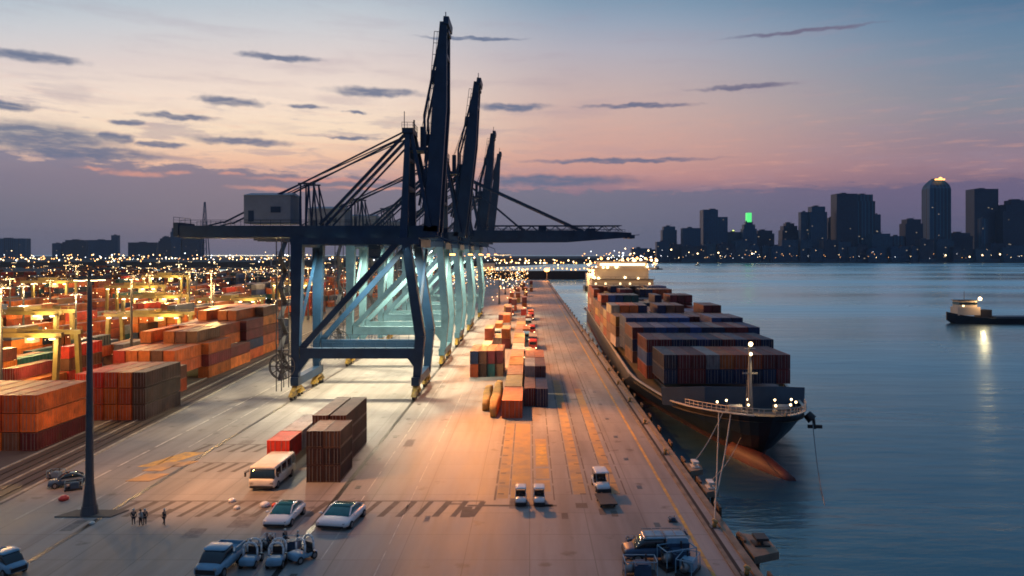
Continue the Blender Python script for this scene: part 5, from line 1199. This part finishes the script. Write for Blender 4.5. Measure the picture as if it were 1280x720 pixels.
BL = [(828, 846, 283, 2900, 'tw2', 'isolated low grey tower, furthest left of the skyline over the water', 1, None), (854, 876, 285, 2850, 'tw1', 'squat blue tower, second from the left of the skyline', 0, None),
 (879, 910, 262, 2900, 'tw1', 'stepped tower with a lower right half, left of the green lit tower', 2, None), (909, 928, 290, 2950, 'tw2', 'low block with a small yellow green lamp on its roof', 0, ('yellow_green', 9)),
 (929, 946, 277, 2900, 'tw1', 'slim tower with a glowing green top', 3, ('green_lamp', 36)), (945, 968, 288, 3000, 'tw4', 'dark low block right of the green lit tower', 1, None), (978, 999, 279, 3000, 'tw4', 'dark small tower left of the pale twin towers', 3, None),
 (1001, 1013, 265, 2900, 'tw2', 'narrow tower attached left of a taller blue one', 0, None), (1013, 1034, 258, 2880, 'tw1', 'blue tower with flat top beside a narrow one', 1, None), (1035, 1048, 272, 3000, 'tw4', 'narrow dark tower left of the broad slab', 1, None),
 (1046, 1072, 242, 2850, 'tw4', 'left half of the broadest dark slab of the skyline', 0, None), (1070, 1094, 243, 2870, 'tw3', 'right half of the broadest slab, slightly ribbed', 1, None), (1094, 1101, 268, 2950, 'tw1', 'thin low tower right against the broad slab', 0, None),
 (1090, 1116, 292, 2750, 'tw2', 'pale low block in front of the broad slab', 1, None), (1115, 1131, 295, 2850, 'tw3', 'pale low block left of the isolated dark tower', 0, None), (1132, 1154, 274, 2850, 'tw4', 'isolated dark mid height tower', 1, None),
 (1162, 1189, 224, 2900, 'tw3', 'tallest tower, with an orange glow on its tapered top', 4, ('orange_beacon', 5)), (1190, 1216, 291, 2900, 'tw4', 'low dark block right of the tallest tower', 1, None), (1218, 1248, 236, 2950, 'tw4', 'flat topped black slab tower, second from the right', 0, None),
 (1227, 1235, 273, 2800, 'tw3', 'thin pale tower in front of the black slab', 0, None), (1254, 1300, 250, 2900, 'tw4', 'broad dark tower cut by the right photo edge', 3, None), (1300, 1340, 262, 2900, 'tw1', 'tower just outside the right photo edge', 0, None)]
for t in BL: building(*t)
k = 0; px = 790
while px < 1330:
    w = random.uniform(9, 22); building(px, px + w, random.uniform(298, 313), random.uniform(2720, 2800), pick(['tw1', 'tw2', 'tw4']), 'low dark waterfront building of the far city shore, one of many alike', random.choice([0, 1, 0])); px += w * random.uniform(.8, 1.2)
# left background
for px0, px1, py, Y, m_, lab, st_ in ((-12, 31, 294, 2600, 'tw3', 'wide pale blue shed behind the yard at the left photo edge', 0), (65, 76, 300, 2400, 'tw1', 'small dark block on the left horizon', 0), (78, 108, 296, 2400, 'tw4', 'dark stepped block on the left horizon dotted with lamps', 1), (110, 140, 296, 2300, 'tw1', 'broad blue block on the left horizon', 0), (139, 147, 290, 2300, 'tw1', 'narrow block at the right end of the blue one', 0), (160, 196, 299, 2500, 'tw4', 'low dark shed on the horizon left of the crane beam', 0), (198, 214, 292, 2300, 'tw4', 'stacked plant building at the left tip of the crane beam', 3), (213, 226, 278, 2300, 'tw1', 'tall plant block behind the left tip of the crane beam', 3), (228, 250, 288, 2300, 'tw4', 'plant building under the pointed tower', 1)):
    building(px0, px1, py + 4, Y * 1.9, m_, lab, st_)
a = Q(256, 252, 2200)
e = empty('lattice_tower', (a.x, 2200, -1.2), 0, 'pointed lattice tower on the horizon at the left tip of the crane beam', 'tower'); p = MB(); H_ = a.z
for sx, sy in ((-1, -1), (1, -1), (1, 1), (-1, 1)): p.beam((sx * 11, sy * 11, 0), (sx * 1.5, sy * 1.5, H_), 2.6, 2.6, 1.2, 1.2)
for i in range(7):
    k0 = 1 - i / 8; z = H_ * i / 8; q_ = 11 * k0 + 1.5
    p.box(-q_, -q_, z, q_, -q_ + 1.2, z + 1.4); p.beam((-q_, -q_, z), (q_ - 1.3, -q_ + 1.3, z + H_ / 8), 1, 1)
p.build('lattice', 'tw1', e)
# dark moored hull and sheds beyond the end of the quay
e = empty('moored_hull', (-10, 900, WZ), 0, 'long dark ship hull lying across behind the far end of the quay', 'ship'); xa, xb = Q(596, 0, 900).x + 10, Q(736, 0, 900).x + 10
p = MB(); p.loft([[(x, -hw, 10.5), (x, hw, 10.5), (x, hw * .7, -1), (x, -hw * .7, -1)] for x, hw in ((xa, 6), (xa + 8, 11), (xb - 14, 11), (xb - 5, 7), (xb + 1, 1))]); p.build('hull', 'hull', e)
p = MB(); p.box(xa + 4, -7, 10.5, xa + 22, 7, 20); p.build('wheelhouse', 'cream', e)
p = MB()
for i in range(26): p.ball((xa + 4 + i * 5.4, -9, 12 + random.uniform(0, 2.5)), random.uniform(.5, 1.0))
p.build('deck_lamp', 'warm', e)
for i, (px0, px1, Y, h_) in enumerate(((-40, 60, 700, 9), (150, 330, 1620, 12), (340, 470, 1650, 15), (480, 620, 1700, 14), (0, 120, 1600, 12), (620, 735, 2350, 16), (735, 800, 2500, 14))):
    a, c = Q(px0, 0, Y).x, Q(px1, 0, Y).x; e = empty('warehouse', ((a + c) / 2, Y, -1.2 if Y > 1400 else 0), 0, 'long low dark warehouse on the far shore, %s in distance' % ORD[i], 'warehouse', 'far warehouses'); hw = (c - a) / 2
    p = MB(); p.box(-hw, 0, 0, hw, 40, h_); p.build('wall', 'shed', e); p = MB(); p.add([(-hw - 1, -1, h_), (hw + 1, -1, h_), (hw + 1, 41, h_), (-hw - 1, 41, h_), (-hw - 1, 20, h_ + 5), (hw + 1, 20, h_ + 5)], [(0, 1, 5, 4), (2, 3, 4, 5), (1, 2, 5), (3, 0, 4), (0, 3, 2, 1)]); p.build('roof', 'shed', e)
# distant lamps
p = MB()
def lamp(px, py, Y, r, mi): q_ = Q(px, py, Y); p.octa((q_.x, Y, max(q_.z, .5)), r, mi)
for i in range(560):                                         # strip at the horizon on the left
    px = random.uniform(-10, 640); Y = random.uniform(1500, 2600); py = random.gauss(324, 3.2); lamp(px, min(py, 333), Y, Y * random.uniform(.0004, .0012), random.choice([0, 0, 0, 1, 1, 2]))
for i in range(60): px = random.gauss(650, 60); lamp(px, random.gauss(328, 3), 2300, random.uniform(1.2, 3), random.choice([0, 1, 1]))
for i in range(80):                                         # city waterfront on the right
    px = random.uniform(800, 1290); lamp(px, random.uniform(312, 322) if random.random() < .25 else random.uniform(317, 323), 2700, random.uniform(.5, 1.1) * (1.9 if random.random() < .08 else 1), random.choice([1, 2, 0]))
for px, py in ((1182, 319), (1212, 321), (1228, 319), (1250, 318), (839, 312), (872, 317), (898, 316), (940, 317)): lamp(px, py, 2690, 3.0, 1)
for i in range(60): px = random.gauss(780, 28); lamp(px, random.gauss(322, 5), 1900, random.uniform(1.0, 2.2), random.choice([0, 1, 1, 2]))
o = p.build('distant_lamps', ['warm', 'warm_white', 'cool_white']); tag(o, 'countless small lamps along the far shores', 'distant lights', None, 'stuff')
p = MB()
for i in range(2300):                                        # lamps on the yard machines and masts far back
    Y = 150 + 750 * random.random() ** .9; px = random.uniform(-10, 600) if random.random() < .75 else random.uniform(560, 660)
    if px > 560 and Y < 330: continue
    X = (px - VX) * Y / F
    if -66 < X < -18 and Y < 420: continue
    if X > -92 and Y < 420 and X < -18: continue
    p.octa((X, Y, random.uniform(4, 14)), Y * random.uniform(.00025, .0007) * (1.8 if random.random() < .06 else 1), random.choice([0, 0, 0, 0, 1, 1, 1, 2]))
o = p.build('yard_lamps', ['warm', 'warm_white', 'cool_white']); tag(o, 'countless small lamps on machines and stacks across the far yard', 'distant lights', None, 'stuff')
# bright floodlit berth behind the ship's stern
e = empty('floodlit_barge', (0, 0, 0), 0, 'brightly floodlit work barge beyond the stern of the container ship', 'barge'); a = Q(730, 0, 620).x; c = Q(820, 0, 620).x
p = MB(); p.slab([(a, 610), (c, 610), (c + 5, 620), (c, 632), (a, 632)], WZ - 1, 1); p.build('hull', 'hull', e)
p = MB(); p.box(a + 2, 614, 1, a + 22, 630, 12); p.box(a + 6, 616, 12, a + 16, 628, 17); p.box(a + 30, 616, 1, c - 6, 628, 6); p.build('deckhouse', 'cream', e)
for i in range(60):
    q_ = Q(random.uniform(733, 818), random.uniform(322, 338), 616); p = MB(); p.octa((q_.x, 612 - random.uniform(0, 3), max(q_.z, 2)), random.uniform(.4, 1.5), 0); p.build('work_lamp', random.choice(['warm', 'warm_white']), e)
for x in (a + 8, a + 30, c - 10): light('POINT', (x, 606, 14), 30000, (1, .62, .25), 1, name='barge_light')

# ------------------------------------------------------------------ boats on the water
g = G(1183, 404, WZ); by = g.y
e = empty('cargo_barge', (g.x, by, WZ), 0, 'long low dark barge with pale wheelhouse entering from the right edge', 'barge')
hl = [(0, .4, 5.2, 1.5), (3, 2.6, 4.4, 0), (8, 4.2, 3.4, -1), (14, 4.8, 2.9, -1), (17, 4.8, 2.5, -1), (75, 4.8, 2.4, -1), (80, 4.2, 2.6, -1)]
p = MB(); p.loft([[(x, -hw, zt), (x, hw, zt), (x, hw * .75, zb), (x, -hw * .75, zb)] for x, hw, zt, zb in hl][::1]); p.build('hull', 'hull', e)
p = MB(); p.box(3.5, -3, 3.8, 13.5, 3, 7.4); p.box(4.3, -2.6, 7.4, 12.2, 2.6, 10.2); w1 = p.build('wheelhouse', 'cream', e)
p = MB(); p.box(4.25, -2.66, 8.4, 12.25, 2.66, 9.6); p.build('window', 'glass', w1)
p = MB(); p.box(3.8, -3.1, 10.2, 12.8, 3.1, 10.5); p.box(14, -2.4, 2.9, 19, 2.4, 6.2); p.cyl((8, 0, 10.5), (8, 0, 14.5), .15, .1, 6); p.build('wheelhouse_roof', 'black', e)
p = MB(); p.ball((13.4, -2.8, 11.2), .75); p.ball((6, -2.8, 8), .3); p.build('masthead_lamp', 'orange_beacon' if 0 else 'warm_white', e); light('POINT', (g.x + 14, by - 5, WZ + 10.5), 2600, (1, .6, .28), .5)
p = MB(); p.box(20, -3.8, 2.4, 74, 3.8, 3.2); p.build('hatch_cover', 'breakwater', e)
for px, py, s_, lab in ((821, 337, 1.7, 'small dark workboat with lamps beside the floodlit barge'), (872, 332, 1.1, 'tiny distant boat leaving a long wake in the middle of the water')):
    g = G(px, py, WZ); e = empty('small_boat', g, 0, lab, 'boat'); e.scale = (s_, s_, s_)
    p = MB(); p.loft([[(x, -hw, zt), (x, hw, zt), (x, hw * .6, -.3), (x, -hw * .6, -.3)] for x, hw, zt in ((-7, .3, 2.2), (-4, 1.8, 1.7), (5, 2, 1.4), (7, 1.7, 1.4))]); p.build('hull', 'hull', e)
    p = MB(); p.box(-2.5, -1.3, 1.5, 2.5, 1.3, 4.2); p.cyl((0, 0, 4.2), (0, 0, 7.5), .12, .08, 6); p.build('cabin', 'cream', e); p = MB(); p.ball((0, -.3, 7.2), .5); p.ball((-3, -1.5, 3), .35); p.build('masthead_lamp', 'warm_white', e)

# ------------------------------------------------------------------ haze
HAZE = 0.00003
if HAZE:
    p = MB(); p.box(-12000, -2900, -10, 12000, 13500, 420); o = p.build('haze', 'glass'); o.data.materials.clear()
    m = bpy.data.materials.new('haze'); n, l = nodes_of(m); n.clear(); out = n.new('ShaderNodeOutputMaterial'); v = n.new('ShaderNodeVolumePrincipled')
    v.inputs['Color'].default_value = (.72, .86, 1, 1); v.inputs['Density'].default_value = HAZE; l.new(v.outputs[0], out.inputs['Volume']); o.data.materials.append(m)
    tag(o, 'thin evening haze over the harbour', 'haze', None, 'stuff')

# ------------------------------------------------------------------ render settings
sc.view_settings.view_transform = 'Standard'; sc.view_settings.look = 'None'; sc.view_settings.exposure = 0; sc.view_settings.gamma = 1
sc.render.engine = 'CYCLES'; cy = sc.cycles
cy.use_denoising = True; cy.max_bounces = 6; cy.diffuse_bounces = 2; cy.glossy_bounces = 3; cy.transmission_bounces = 2; cy.volume_bounces = 0
cy.sample_clamp_indirect = 3; cy.sample_clamp_direct = 0; cy.use_light_tree = True; cy.caustics_reflective = False
cy.pixel_filter_type = 'BLACKMAN_HARRIS'; cy.filter_width = 1.75
